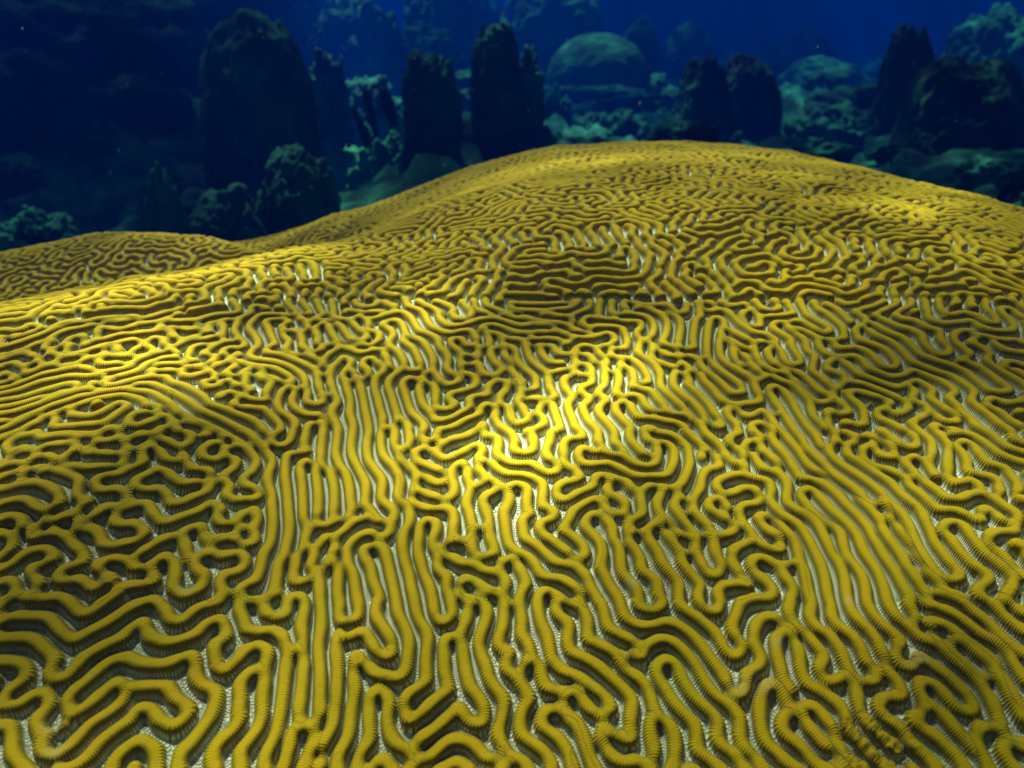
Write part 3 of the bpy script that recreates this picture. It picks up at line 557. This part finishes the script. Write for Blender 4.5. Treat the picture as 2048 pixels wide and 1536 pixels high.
PALE = spots([(1480,1365,17),(1530,1362,20),(1835,1310,22),(372,1172,16),(100,1450,14),(110,1500,18),(1262,1160,12),(1004,628,12),(232,765,14),(1640,815,12),(1880,905,16),(1990,860,14),(700,640,10),(1560,1285,12),(1700,1200,12),(1430,745,10),(1215,775,12),(1045,395,14),(1340,440,16),(1820,405,22)])
TURF = spots([(1745,1480,46),(1700,1455,24),(1800,1500,30),(1735,1505,40),(255,556,42),(225,566,28),(560,905,9)])
P[:,2] += TURF*(.0012*fbm(np.c_[x*420, y*420, x*0], 3, 77)+.0004)
def coral_material():
    m, n = mat_new('living coral'); L = n.links.new
    o = node(n, 'ShaderNodeOutputMaterial'); p = node(n, 'ShaderNodeBsdfPrincipled')
    crest = node(n, 'ShaderNodeAttribute', attribute_name='crest').outputs['Fac']
    ax = node(n, 'ShaderNodeSeparateXYZ'); L(node(n, 'ShaderNodeAttribute', attribute_name='run').outputs['Vector'], ax.inputs[0])
    pos = node(n, 'ShaderNodeAttribute', attribute_name='sheet').outputs['Vector']
    ang = math_(n, 'MULTIPLY', math_(n, 'ARCTAN2', ax.outputs[1], ax.outputs[0]), .5)
    g = node(n, 'ShaderNodeTexGabor', gabor_type='2D')
    L(pos, g.inputs['Vector']); g.inputs['Scale'].default_value = 1/.0030; g.inputs['Frequency'].default_value = 2.75; g.inputs['Anisotropy'].default_value = 1.0
    L(ang, g.inputs['Orientation'])
    run = node(n, 'ShaderNodeAttribute', attribute_name='along').outputs['Fac']; known = node(n, 'ShaderNodeAttribute', attribute_name='known').outputs['Fac']
    j = node(n, 'ShaderNodeTexNoise'); L(pos, j.inputs['Vector']); j.inputs['Scale'].default_value = 160; j.inputs['Detail'].default_value = 2
    ph = math_(n, 'ADD', math_(n, 'MULTIPLY', run, 2*math.pi/.00108), math_(n, 'MULTIPLY', j.outputs[0], 4.5))
    rib = math_(n, 'POWER', math_(n, 'MULTIPLY_ADD', math_(n, 'COSINE', ph), .5, .5), .55)
    sept = math_(n, 'ADD', math_(n, 'MULTIPLY', rib, known), math_(n, 'MULTIPLY', g.outputs['Value'], math_(n, 'SUBTRACT', 1.0, known)))
    nz = node(n, 'ShaderNodeTexNoise'); L(pos, nz.inputs['Vector']); nz.inputs['Scale'].default_value = 22; nz.inputs['Detail'].default_value = 6; nz.inputs['Roughness'].default_value = .65
    nf = node(n, 'ShaderNodeTexNoise'); L(pos, nf.inputs['Vector']); nf.inputs['Scale'].default_value = 420; nf.inputs['Detail'].default_value = 3
    warp = math_(n, 'ADD', crest, math_(n, 'MULTIPLY', math_(n, 'SUBTRACT', sept, .5), .10))
    skin = ramp(n, warp, [(0, (.60, .395, .003)), (.18, (.56, .39, .003)), (.38, (.46, .335, .005)), (.53, (.36, .255, .014)), (.62, (.58, .58, .38)), (.72, (.86, .88, .75))])  # brown flanks: shade put into the colour between golden crest and pale valley
    var = mixc(n, .7, skin, mixc(n, nz.outputs[0], (.60, .82, .6), (1.40, 1.04, 1.0)), 'MULTIPLY')
    # dark slots between the septa on the valley floor
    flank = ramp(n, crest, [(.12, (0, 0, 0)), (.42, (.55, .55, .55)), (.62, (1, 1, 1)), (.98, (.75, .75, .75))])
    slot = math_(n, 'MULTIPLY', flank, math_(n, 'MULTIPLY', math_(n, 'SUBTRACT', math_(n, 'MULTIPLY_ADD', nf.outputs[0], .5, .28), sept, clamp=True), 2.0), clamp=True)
    pale = node(n, 'ShaderNodeAttribute', attribute_name='pale').outputs['Fac']; turf = node(n, 'ShaderNodeAttribute', attribute_name='turf').outputs['Fac']
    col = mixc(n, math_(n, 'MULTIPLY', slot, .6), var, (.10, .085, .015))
    grit = ramp(n, crest, [(.58, (0, 0, 0)), (.70, (1, 1, 1))])
    col = mixc(n, math_(n, 'MULTIPLY', grit, .8), col, mixc(n, nf.outputs[0], (.42, .45, .36), (1.4, 1.4, 1.35)), 'MULTIPLY')
    col = mixc(n, math_(n, 'MULTIPLY', pale, .2), col, (.62, .60, .32))
    col = mixc(n, math_(n, 'MULTIPLY', turf, .4), col, mixc(n, nf.outputs[0], (.10, .06, .008), (.42, .26, .02)))
    L(col, p.inputs['Base Color'])
    p.inputs['Roughness'].default_value = .62; p.inputs['Specular IOR Level'].default_value = .06
    p.inputs['Sheen Weight'].default_value = .30; p.inputs['Sheen Roughness'].default_value = .35; p.inputs['Sheen Tint'].default_value = (1, .93, .66, 1)
    amp = ramp(n, crest, [(0, (.12,)*3), (.22, (.38,)*3), (.45, (.9,)*3), (.8, (1,)*3)])
    wear = math_(n, 'MULTIPLY_ADD', nz.outputs[0], 1.3, .25)
    bh = math_(n, 'ADD', math_(n, 'MULTIPLY', math_(n, 'MULTIPLY', sept, amp), wear), math_(n, 'MULTIPLY', nf.outputs[0], .35))
    b = node(n, 'ShaderNodeBump'); b.inputs['Strength'].default_value = 1.0; b.inputs['Distance'].default_value = .0007
    L(bh, b.inputs['Height']); L(b.outputs[0], p.inputs['Normal'])
    L(p.outputs[0], o.inputs[0])
    return m
coral = grid_mesh('brain_coral', P, NXC, NYC, coral_material(), {'crest': d, 'run': np.stack([c2, s2, 0*c2], 1), 'sheet': np.stack([x, y*1.06, 0*x], 1), 'along': RUN, 'known': TRACED, 'pale': PALE, 'turf': TURF})
tag(coral, 'huge golden brain coral dome covered in winding ridges and pale valleys', 'coral')
# ------------------------------------------------- unseen water surface, sun dapples in its tint ----
WZ = 2.6
def on_coral(px, py):
    """first point of the smooth colony surface seen at a pixel of the photograph"""
    zc = np.linspace(.3, 1.6, 1300); v = np.array([from_view(px, py, q) for q in zc])
    hit = np.nonzero(v[:,2] < surf_z(v[:,0], v[:,1])+.002)[0]
    return v[hit[0]] if len(hit) else v[800]
LIGHT = [ # centre, half sizes along x and y of the photo, strength: bright and dark dapples put into the sheet's tint
 (975,890,110,60,.90),(1010,1060,50,120,.42),(760,690,110,22,.60),(660,700,60,16,.3),(340,735,140,20,.60),(60,800,100,34,.72),(150,760,120,14,.4),(860,640,34,40,.45),
 (1225,760,30,60,.55),(1520,545,160,15,.50),(1340,440,46,9,.6),(1830,418,110,10,.40),(1640,825,38,26,.6),(1900,930,66,36,.50),
 (1440,640,30,56,.45),(500,1090,32,150,.36),(800,1020,30,85,.32),(1100,830,50,30,.5),(1100,334,170,8,.22),(1300,320,200,7,.18),
 (1600,343,150,6,.25),(1850,390,140,6,.40),(1100,1400,220,90,.08),(600,1400,160,90,.07),(760,880,90,90,.15),(1520,1200,120,160,.06),(1750,1050,100,70,.10),(1480,1000,30,120,.16),
 (100,622,180,9,.5),(420,557,170,8,.55),(620,512,110,8,.5),(260,570,110,12,-.22),(70,560,110,18,.14),(430,524,110,12,-.20),(620,480,90,10,-.16),
 (200,900,200,60,-.12),(1330,985,120,46,-.08),(1200,590,110,30,-.08),(300,660,210,14,-.12),(560,600,110,22,-.10),(1850,690,190,54,-.12),(1950,1400,160,110,-.10),(60,1300,120,200,-.06),(1300,690,90,30,-.08),(1600,700,110,30,-.08),(1050,560,120,16,-.08)]
REEF_LIGHT = [(640,110,3.5,.26,1.2),(720,190,3.8,.30,1.5),(740,300,3.3,.18,.9),(570,330,2.3,.22,.5),(1055,120,2.95,.10,.8),(1100,215,3.9,.24,.7),(1210,90,6.3,.5,.6),(1010,50,2.9,.09,.4),(1650,260,4.7,.4,.7),(1240,260,4.4,.35,.5),(1080,20,7.8,.8,.7),(1700,140,7.6,.6,.2),(450,40,2.7,.12,.3),(860,105,2.8,.08,.5),(60,450,2.8,.3,.4),(720,40,6.7,.6,.7),(900,20,8.6,.6,.6),(1430,260,4.4,.2,.3),(1980,60,7.4,.6,.2)]  # pools of light on the reef, put into the same tint
def water_sun_mask():  # unseen sheet that masks the sun through its painted tint
    a = np.sinh(np.linspace(-1, 1, 301)*3.6)/math.sinh(3.6)
    sh = LDIR[:2]/LDIR[2]
    ctr = np.array([0, .7])+sh*(WZ-.75)
    X, Y = np.meshgrid(ctr[0]+a*45, ctr[1]+a*45); x = X.ravel(); y = Y.ravel()
    p = np.c_[x, y, 0*x]
    # web of bright lines put into the tint
    q = p.copy(); q[:,0] += .05*vnoise(p*6, 41); q[:,1] += .05*vnoise(p*6, 42)
    w1 = 1-np.abs(vnoise(q*8.0+7, 43))*2.4; w2 = 1-np.abs(vnoise(q*17.0+3, 44))*2.2
    web = np.clip(w1, 0, 1)**2*.5+np.clip(w2, 0, 1)**2*.3
    big = np.clip(.5+.9*fbm(p*.55, 3, 47), 0, 1)
    f = .20+.30*web+.10*big
    near = np.zeros_like(x)
    fl = np.zeros_like(x)
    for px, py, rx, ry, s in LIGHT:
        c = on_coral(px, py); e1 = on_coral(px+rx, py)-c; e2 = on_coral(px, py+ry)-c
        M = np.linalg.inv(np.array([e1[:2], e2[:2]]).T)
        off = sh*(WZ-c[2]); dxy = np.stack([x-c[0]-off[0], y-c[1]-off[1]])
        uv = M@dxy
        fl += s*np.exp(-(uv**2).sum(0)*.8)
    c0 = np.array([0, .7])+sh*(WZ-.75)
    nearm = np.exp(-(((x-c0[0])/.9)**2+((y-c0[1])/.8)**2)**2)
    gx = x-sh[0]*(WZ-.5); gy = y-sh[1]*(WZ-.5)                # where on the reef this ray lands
    dim = .25+.75/(1+np.exp(-(gx+.13*gy+.05)*3.5))  # tint darkened to shade the left background
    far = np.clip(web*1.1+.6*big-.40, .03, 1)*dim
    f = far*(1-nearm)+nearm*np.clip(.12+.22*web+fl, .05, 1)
    for px, py, dd, r, s in REEF_LIGHT:
        c = from_view(px, py, dd); f = np.clip(f+.6*s*np.exp(-((x-c[0]-sh[0]*(WZ-c[2]))**2+(y-c[1]-sh[1]*(WZ-c[2]))**2)/r**2), 0, 1)
    P = np.c_[x, y, WZ+.015*fbm(p*1.3, 2, 50)]
    m, n = mat_new('water surface sun mask'); L = n.links.new
    o = node(n, 'ShaderNodeOutputMaterial'); tr = node(n, 'ShaderNodeBsdfTransparent')
    at = node(n, 'ShaderNodeAttribute', attribute_name='sun_tint')
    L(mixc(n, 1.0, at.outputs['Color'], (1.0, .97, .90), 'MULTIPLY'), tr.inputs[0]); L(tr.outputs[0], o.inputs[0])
    ob = grid_mesh('water', P, 301, 301, m, {'sun_tint': f})
    return tag(ob, kind='structure')
water_sun_mask()
# ------------------------------------------------------------- reef behind ----
def reef_material(name, dark, pale, scale, lo=.42, hi=.66):
    m, n = mat_new(name); L = n.links.new
    o = node(n, 'ShaderNodeOutputMaterial'); p = node(n, 'ShaderNodeBsdfPrincipled')
    tc = node(n, 'ShaderNodeTexCoord'); gm = node(n, 'ShaderNodeNewGeometry')
    a = node(n, 'ShaderNodeTexNoise'); L(gm.outputs['Position'], a.inputs['Vector']); a.inputs['Scale'].default_value = scale; a.inputs['Detail'].default_value = 7; a.inputs['Roughness'].default_value = .62
    b = node(n, 'ShaderNodeTexNoise'); L(gm.outputs['Position'], b.inputs['Vector']); b.inputs['Scale'].default_value = scale*4; b.inputs['Detail'].default_value = 3
    f = ramp(n, a.outputs[0], [(lo, (0, 0, 0)), (hi, (1, 1, 1))])
    c = mixc(n, f, dark, pale)
    c = mixc(n, .6, c, mixc(n, b.outputs[0], (.35, .4, .3), (1.5, 1.45, 1.4)), 'MULTIPLY')
    L(c, p.inputs['Base Color']); p.inputs['Roughness'].default_value = .9; p.inputs['Specular IOR Level'].default_value = .1
    bm_ = node(n, 'ShaderNodeBump'); bm_.inputs['Strength'].default_value = 1; bm_.inputs['Distance'].default_value = .02
    L(b.outputs[0], bm_.inputs['Height']); L(bm_.outputs[0], p.inputs['Normal']); L(p.outputs[0], o.inputs[0])
    return m
M_FLOOR = reef_material('reef rubble and sand', (.005, .030, .022), (.028, .20, .14), 5.0, .40, .74)  # the water's loss of red is put into these reef colours
M_ROCK = reef_material('water-tinted algae rock', (.007, .042, .028), (.035, .23, .13), 3.2, .40, .74)
M_CORAL = reef_material('water-tinted coral skin', (.005, .028, .022), (.025, .15, .09), 5.0, .40, .70)
M_DARK = reef_material('dark sponge and shaded reef', (.004, .016, .014), (.015, .08, .055), 6.0)  # shade of unlit boulders put into a darker colour; also sponge fingers

def floor_z(x, y):
    s = np.shape(x); x = np.ravel(np.asarray(x, float)); y = np.ravel(np.asarray(y, float)); p = np.c_[x, y, 0*x]
    far = np.clip((y-1.35)/.9, 0, 1)
    z = .12+.26*far*far*(3-2*far)-.02*np.clip(y-6, 0, 60)
    z = z+(.05+.12*far)*fbm(p*.9+5, 3, 61)+.07*far*fbm(p*3.1, 4, 62, .5)
    z = z+.028*far*(1-2*np.abs(fbm(p*7.0+3, 3, 63)))+.025*far*fbm(p*17, 3, 64)
    return z.reshape(s)
def sea_floor():
    a = np.linspace(-1, 1, 620); xs = np.sinh(a*3.6)/math.sinh(3.6)*60
    b = np.linspace(0, 1, 720); ys = -6+ (np.exp(b*3.2)-1)/(math.exp(3.2)-1)*86
    X, Y = np.meshgrid(xs, ys)
    return tag(grid_mesh('sea_floor', np.c_[X.ravel(), Y.ravel(), floor_z(X, Y).ravel()], 620, 720, M_FLOOR), kind='structure')
sea_floor()

def ico(sub):
    bm = bmesh.new(); bmesh.ops.create_icosphere(bm, subdivisions=sub, radius=1)
    v = np.array([q.co[:] for q in bm.verts]); f = np.array([[w.index for w in t.verts] for t in bm.faces]); bm.free()
    return v, f
ICO = {k: ico(k) for k in (3, 4, 5, 6)}
def mesh_vf(name, v, f, mat):
    me = bpy.data.meshes.new(name); me.from_pydata(v.tolist(), [], f.tolist())
    me.polygons.foreach_set('use_smooth', np.ones(len(f), bool)); me.materials.append(mat); me.update()
    return me
def add(name, me, loc=(0, 0, 0)):
    o = bpy.data.objects.new(name, me); o.location = loc; COL.objects.link(o); return o

def lump(sub, half, n, rough, seed, fr=2.2, lean=0., knob=0.):
    """a weathered head of coral or rock: superellipsoid of half sizes, broken by noise"""
    v, f = ICO[sub]; r = np.hypot(v[:,0], v[:,1])
    s = (r**n+np.abs(v[:,2])**n)**(-1/n)
    q = v*s[:,None]
    dsp = 1+rough*fbm(v*fr+seed, 3, seed)+rough*.28*(1-2*np.abs(fbm(v*fr*3+seed, 3, seed+5)))
    if knob: dsp = dsp+knob*np.clip(fbm(v*fr*2.2, 2, seed+9), 0, 1)
    q = q*dsp[:,None]*np.array(half)
    q[:,0] += lean*q[:,2]
    return q, f

def seen(px0, px1, top, depth, name, label, cat, mat, n=2.2, rough=.12, seed=1, sub=5, fr=2.0, deep=.9, lean=0., knob=0., group=None):
    """a reef head as wide as px0..px1 and as high as row `top` of the photo when it stands `depth` metres off; its foot is sunk in the sea floor"""
    cx, cy, cz = from_view((px0+px1)/2, top, depth)
    hw_ = (px1-px0)/2/FPX*depth
    fz = float(floor_z(cx, cy+hw_*deep)); y0 = cy+hw_*deep*.5
    base = fz-.12
    hz = (cz-base)/2 if n > 3 else (cz-base)*.62
    q, f = lump(sub, (hw_, hw_*deep, hz), n, rough, seed, fr, lean, knob)
    q[:,2] += (cz-q[:,2].max())-base
    q[:,0] += -((q[:,0].max()+q[:,0].min())/2)
    o = add(name, mesh_vf(name, q, f, mat), (cx, y0, base))
    return tag(o, label, cat, group)

seen(352, 612, 16, 2.5, 'boulder_coral', 'tall broad dark coral boulder on the left with a dim green top', 'coral boulder', M_CORAL, 2.9, .07, 3, 6)
seen(800, 915, 97, 2.7, 'pillar_coral', 'dark coral pillar with slanted ragged top, left of the tallest pillar', 'pillar coral', M_CORAL, 3.8, .12, 8, 6, 2.4, knob=.12)
seen(940, 1042, 42, 2.85, 'pillar_coral', 'tallest dark coral pillar with rounded top in the centre background', 'pillar coral', M_CORAL, 3.6, .09, 14, 6, 2.0, knob=.08)
seen(1024, 1086, 88, 2.9, 'pillar_coral', 'narrow knobbly coral pillar, paler in colour for its lit patch, leaning on the tallest pillar', 'pillar coral', M_ROCK, 3.6, .16, 21, 6, 3.0, knob=.2)  # the lit patch is put into a lighter material
seen(1095, 1312, 66, 6.2, 'dome_coral', 'large smooth rounded coral dome sitting on a rubble ledge', 'dome coral', M_ROCK, 2.1, .035, 25, 6, 1.4)
seen(1080, 1330, 172, 5.8, 'rock_ledge', 'low flat rubble ledge carrying the large smooth coral dome', 'rock ledge', M_FLOOR, 4.0, .14, 28, 6, 4.0, .45)
seen(1238, 1332, 30, 7.6, 'dome_coral', 'small round coral head with lit rim just behind the large dome', 'dome coral', M_CORAL, 2.3, .06, 31, 5)
seen(1330, 1445, 42, 9.5, 'dome_coral', 'faint hazy coral head far off, right of the small round head', 'dome coral', M_ROCK, 2.2, .08, 36, 5)
seen(985, 1225, -42, 7.6, 'coral_mound', 'big hazy reef mound rising out of frame behind the central pillars', 'coral mound', M_ROCK, 2.3, .10, 41, 6, 2.4)
seen(590, 800, -30, 6.5, 'coral_mound', 'hazy blue reef mound with ragged top beyond the bright rubble slope', 'coral mound', M_ROCK, 2.3, .18, 45, 6, 2.8)
seen(780, 930, 40, 7.2, 'coral_mound', 'hazy reef mound seen between and above the slanted pillar', 'coral mound', M_ROCK, 2.3, .16, 48, 6, 2.8)
seen(800, 1010, -90, 8.6, 'coral_mound', 'faint reef mound cut by the top edge left of the tallest pillar', 'coral mound', M_ROCK, 2.3, .14, 49, 6, 2.8)
seen(596, 690, 92, 3.4, 'reef_rock', 'knobbly pale green rock against the right side of the dark boulder', 'rock', M_FLOOR, 2.3, .20, 51, 6, 2.6, knob=.15)
seen(630, 800, 150, 3.7, 'reef_rock', 'broad rubble slope with pale sediment behind the dark sponge fingers', 'rock', M_FLOOR, 2.2, .18, 55, 6, 2.6, knob=.1)
seen(690, 830, 246, 3.2, 'reef_rock', 'jumbled low rock at the foot of the dark sponge fingers', 'rock', M_ROCK, 2.2, .22, 57, 6, 3.0, knob=.1)
seen(490, 668, 292, 2.15, 'reef_rock', 'pale teal rubble heap in front of the tall dark boulder', 'rock', M_FLOOR, 2.3, .12, 61, 6, 2.6)
seen(262, 356, 322, 2.2, 'reef_rock', 'small dim rock left of the pale teal rubble heap', 'rock', M_ROCK, 2.2, .14, 65, 5)
seen(-40, 130, 420, 2.7, 'reef_rock', 'low teal rubble at the left edge behind the coral lobe', 'rock', M_FLOOR, 2.2, .2, 67, 6, 3.0)
seen(350, 520, 372, 2.15, 'reef_rock', 'dim low rubble between the coral lobe and the pale heap', 'rock', M_ROCK, 2.2, .12, 69, 6, 2.6)
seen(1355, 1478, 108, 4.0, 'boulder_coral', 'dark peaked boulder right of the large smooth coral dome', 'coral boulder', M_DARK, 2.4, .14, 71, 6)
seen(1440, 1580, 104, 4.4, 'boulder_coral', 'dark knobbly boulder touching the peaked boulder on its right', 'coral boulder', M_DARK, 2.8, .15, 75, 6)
seen(1552, 1690, 56, 9.4, 'dome_coral', 'hazy domed coral head standing against open blue water', 'dome coral', M_CORAL, 2.4, .08, 79, 5)
seen(1560, 1765, 112, 7.4, 'coral_mound', 'hazy teal reef mound below the domed head against open water', 'coral mound', M_ROCK, 2.2, .12, 83, 6)
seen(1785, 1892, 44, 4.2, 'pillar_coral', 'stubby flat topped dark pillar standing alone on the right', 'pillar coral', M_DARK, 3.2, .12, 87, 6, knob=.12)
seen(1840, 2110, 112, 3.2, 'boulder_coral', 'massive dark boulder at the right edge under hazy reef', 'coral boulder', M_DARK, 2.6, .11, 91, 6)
seen(1925, 2160, 2, 7.2, 'coral_mound', 'hazy reef mound rising at the top right corner', 'coral mound', M_ROCK, 2.2, .16, 95, 6, 2.6)
seen(1560, 1790, 205, 4.6, 'reef_rock', 'sloping rubble bank with green sediment left of the massive boulder', 'rock', M_FLOOR, 2.2, .18, 97, 6, 3.0)
seen(1075, 1150, 165, 4.4, 'reef_rock', 'pale lumpy rock at the right foot of the pillars', 'rock', M_FLOOR, 2.2, .22, 101, 6, 3.0, knob=.2)
seen(1160, 1320, 218, 4.3, 'reef_rock', 'jumbled rubble rock in front of the ledge', 'rock', M_FLOOR, 2.2, .24, 105, 6, 3.4, knob=.2)
seen(1030, 1110, 252, 3.7, 'reef_rock', 'small pale rock just above the coral rim at centre', 'rock', M_FLOOR, 2.2, .24, 107, 5, 3.0)
seen(1385, 1500, 205, 4.5, 'reef_rock', 'low green speckled rock in front of the dark peaked boulder', 'rock', M_ROCK, 2.2, .22, 109, 6, 3.0)
seen(1960, 2120, 300, 3.2, 'reef_rock', 'dim rubble rock low at the right edge of the water', 'rock', M_ROCK, 2.2, .2, 111, 5, 3.0)
seen(-120, 120, 95, 3.6, 'boulder_coral', 'shadowed boulder barely visible at the left edge', 'coral boulder', M_DARK, 2.4, .12, 113, 5)
seen(130, 350, 150, 4.6, 'boulder_coral', 'shadowed low boulder left of the tall dark boulder', 'coral boulder', M_DARK, 2.4, .14, 117, 5)

seen(-420, 330, -90, 5.2, 'coral_mound', 'huge dark reef mound added to darken the top left corner', 'coral mound', M_DARK, 2.6, .12, 121, 6)  # added mound, coloured dark so the corner stays in shade
seen(180, 620, -140, 6.6, 'coral_mound', 'dark reef wall added behind the tall broad dark boulder', 'coral mound', M_DARK, 2.6, .12, 125, 6)  # another added dark mound, filling the left background with shade

def sponge_fingers():
    root = bpy.data.objects.new('finger_sponge', None); COL.objects.link(root)
    bx_, by_, bz_ = from_view(745, 262, 3.0); root.location = (bx_, by_, bz_)
    tag(root, 'cluster of dark upright sponge fingers on the pale rubble slope', 'sponge')
    for (x0, y0, x1, y1, r) in [(752, 258, 728, 168, .0125), (790, 235, 764, 172, .017), (735, 275, 706, 212, .011)]:
        a = Vector(from_view(x0, y0+16, 2.99)); b = Vector(from_view(x1, y1, 2.96))
        bm = bmesh.new(); N, K = 14, 12; rings = []
        for k in range(N+1):
            f = k/N; c = a.lerp(b, f); rr = r*(1+.25*math.sin(f*7+x0)+.25*f)*(1 if k < N-1 else (.75 if k == N-1 else .3))
            rings.append([bm.verts.new((c.x+rr*math.cos(q)-bx_, c.y+rr*math.sin(q)-by_, c.z-bz_+.004*math.sin(3*q))) for q in [2*math.pi*i/K for i in range(K)]])
        for A, B in zip(rings, rings[1:]):
            for i in range(K): bm.faces.new((A[i], A[(i+1) % K], B[(i+1) % K], B[i]))
        bm.faces.new(rings[-1]); bm.faces.new(rings[0][::-1])
        me = bpy.data.meshes.new('finger'); bm.to_mesh(me); bm.free(); me.materials.append(M_DARK)
        for p in me.polygons: p.use_smooth = True
        o = add('finger', me); o.parent = root
sponge_fingers()

# loose rubble over the sea floor
def rubble():
    rnd = random.Random(7); kinds = []
    for k in range(6):
        q, f = lump(4, (1, rnd.uniform(.7, 1), rnd.uniform(.5, .8)), 2.3, .28, 130+k*3, 2.2, knob=.15)
        kinds.append(mesh_vf('rubble_stone', q, f, [M_FLOOR, M_ROCK, M_CORAL][k % 3]))
    done = 0
    while done < 160:
        y = 1.9+7.0*rnd.random()**1.4; x = rnd.uniform(-.62, .62)*(y+.3)
        s = rnd.uniform(.04, .13)*(1+.06*y)
        o = add('rubble_stone', rnd.choice(kinds), (x, y, float(floor_z(x, y))+s*.2))
        o.scale = (s, s, s*rnd.uniform(.7, 1.1)); o.rotation_euler = (rnd.uniform(-.3, .3), rnd.uniform(-.3, .3), rnd.uniform(0, 6.28))
        tag(o, 'loose stone of dead coral rubble lying on the dim sea floor', 'rubble', 'loose rubble on the sea floor'); done += 1
rubble()

# drifting specks
def specks():
    rnd = random.Random(5); v, f = ICO[3]; v = v[:]; V = []; F = []; nv = 0
    bm = bmesh.new(); bmesh.ops.create_icosphere(bm, subdivisions=1, radius=1); v = np.array([q.co[:] for q in bm.verts]); f = np.array([[w.index for w in t.verts] for t in bm.faces]); bm.free()
    for k in range(230):
        dd = rnd.uniform(.9, 3.2)
        c = np.array(from_view(rnd.uniform(-300, 2350), rnd.uniform(-200, 520), dd))
        if c[2] < float(surf_z(np.array([c[0]]), np.array([c[1]]))[0])+.03 and c[1] < 1.8 and abs(c[0]) < 1: continue
        s = rnd.uniform(.0003, .0007)*dd*(.8 if rnd.random() < .85 else 1.5)
        V.append(v*np.array([1, 1, rnd.uniform(1, 1.9)])*s+c); F.append(f+nv); nv += len(v)
    m, n = mat_new('drifting plankton'); o = node(n, 'ShaderNodeOutputMaterial'); p = node(n, 'ShaderNodeBsdfPrincipled')
    p.inputs['Base Color'].default_value = (.75, .8, .75, 1); p.inputs['Roughness'].default_value = .7; n.links.new(p.outputs[0], o.inputs[0])
    tag(add('plankton_specks', mesh_vf('plankton_specks', np.concatenate(V), np.concatenate(F), m)), 'tiny pale specks drifting in the blue water', 'plankton', kind='stuff')
specks()

# the water itself, as even haze
def haze():
    bm = bmesh.new(); bmesh.ops.create_cube(bm, size=1)
    me = bpy.data.meshes.new('haze'); bm.to_mesh(me); bm.free()
    o = add('haze', me, (0, 34, .45)); o.scale = (118, 86, 4.1)
    m, n = mat_new('sea water haze'); L = n.links.new
    out = node(n, 'ShaderNodeOutputMaterial'); v = node(n, 'ShaderNodeVolumePrincipled')
    v.inputs['Color'].default_value = (.0005, .028, .25, 1); v.inputs['Absorption Color'].default_value = (.0, .20, .34, 1)
    v.inputs['Density'].default_value = HAZE; v.inputs['Anisotropy'].default_value = .3
    L(v.outputs[0], out.inputs['Volume']); me.materials.append(m)
    tag(o, 'deep blue sea water fading the far reef', 'haze', kind='stuff')
HAZE = .23
haze()
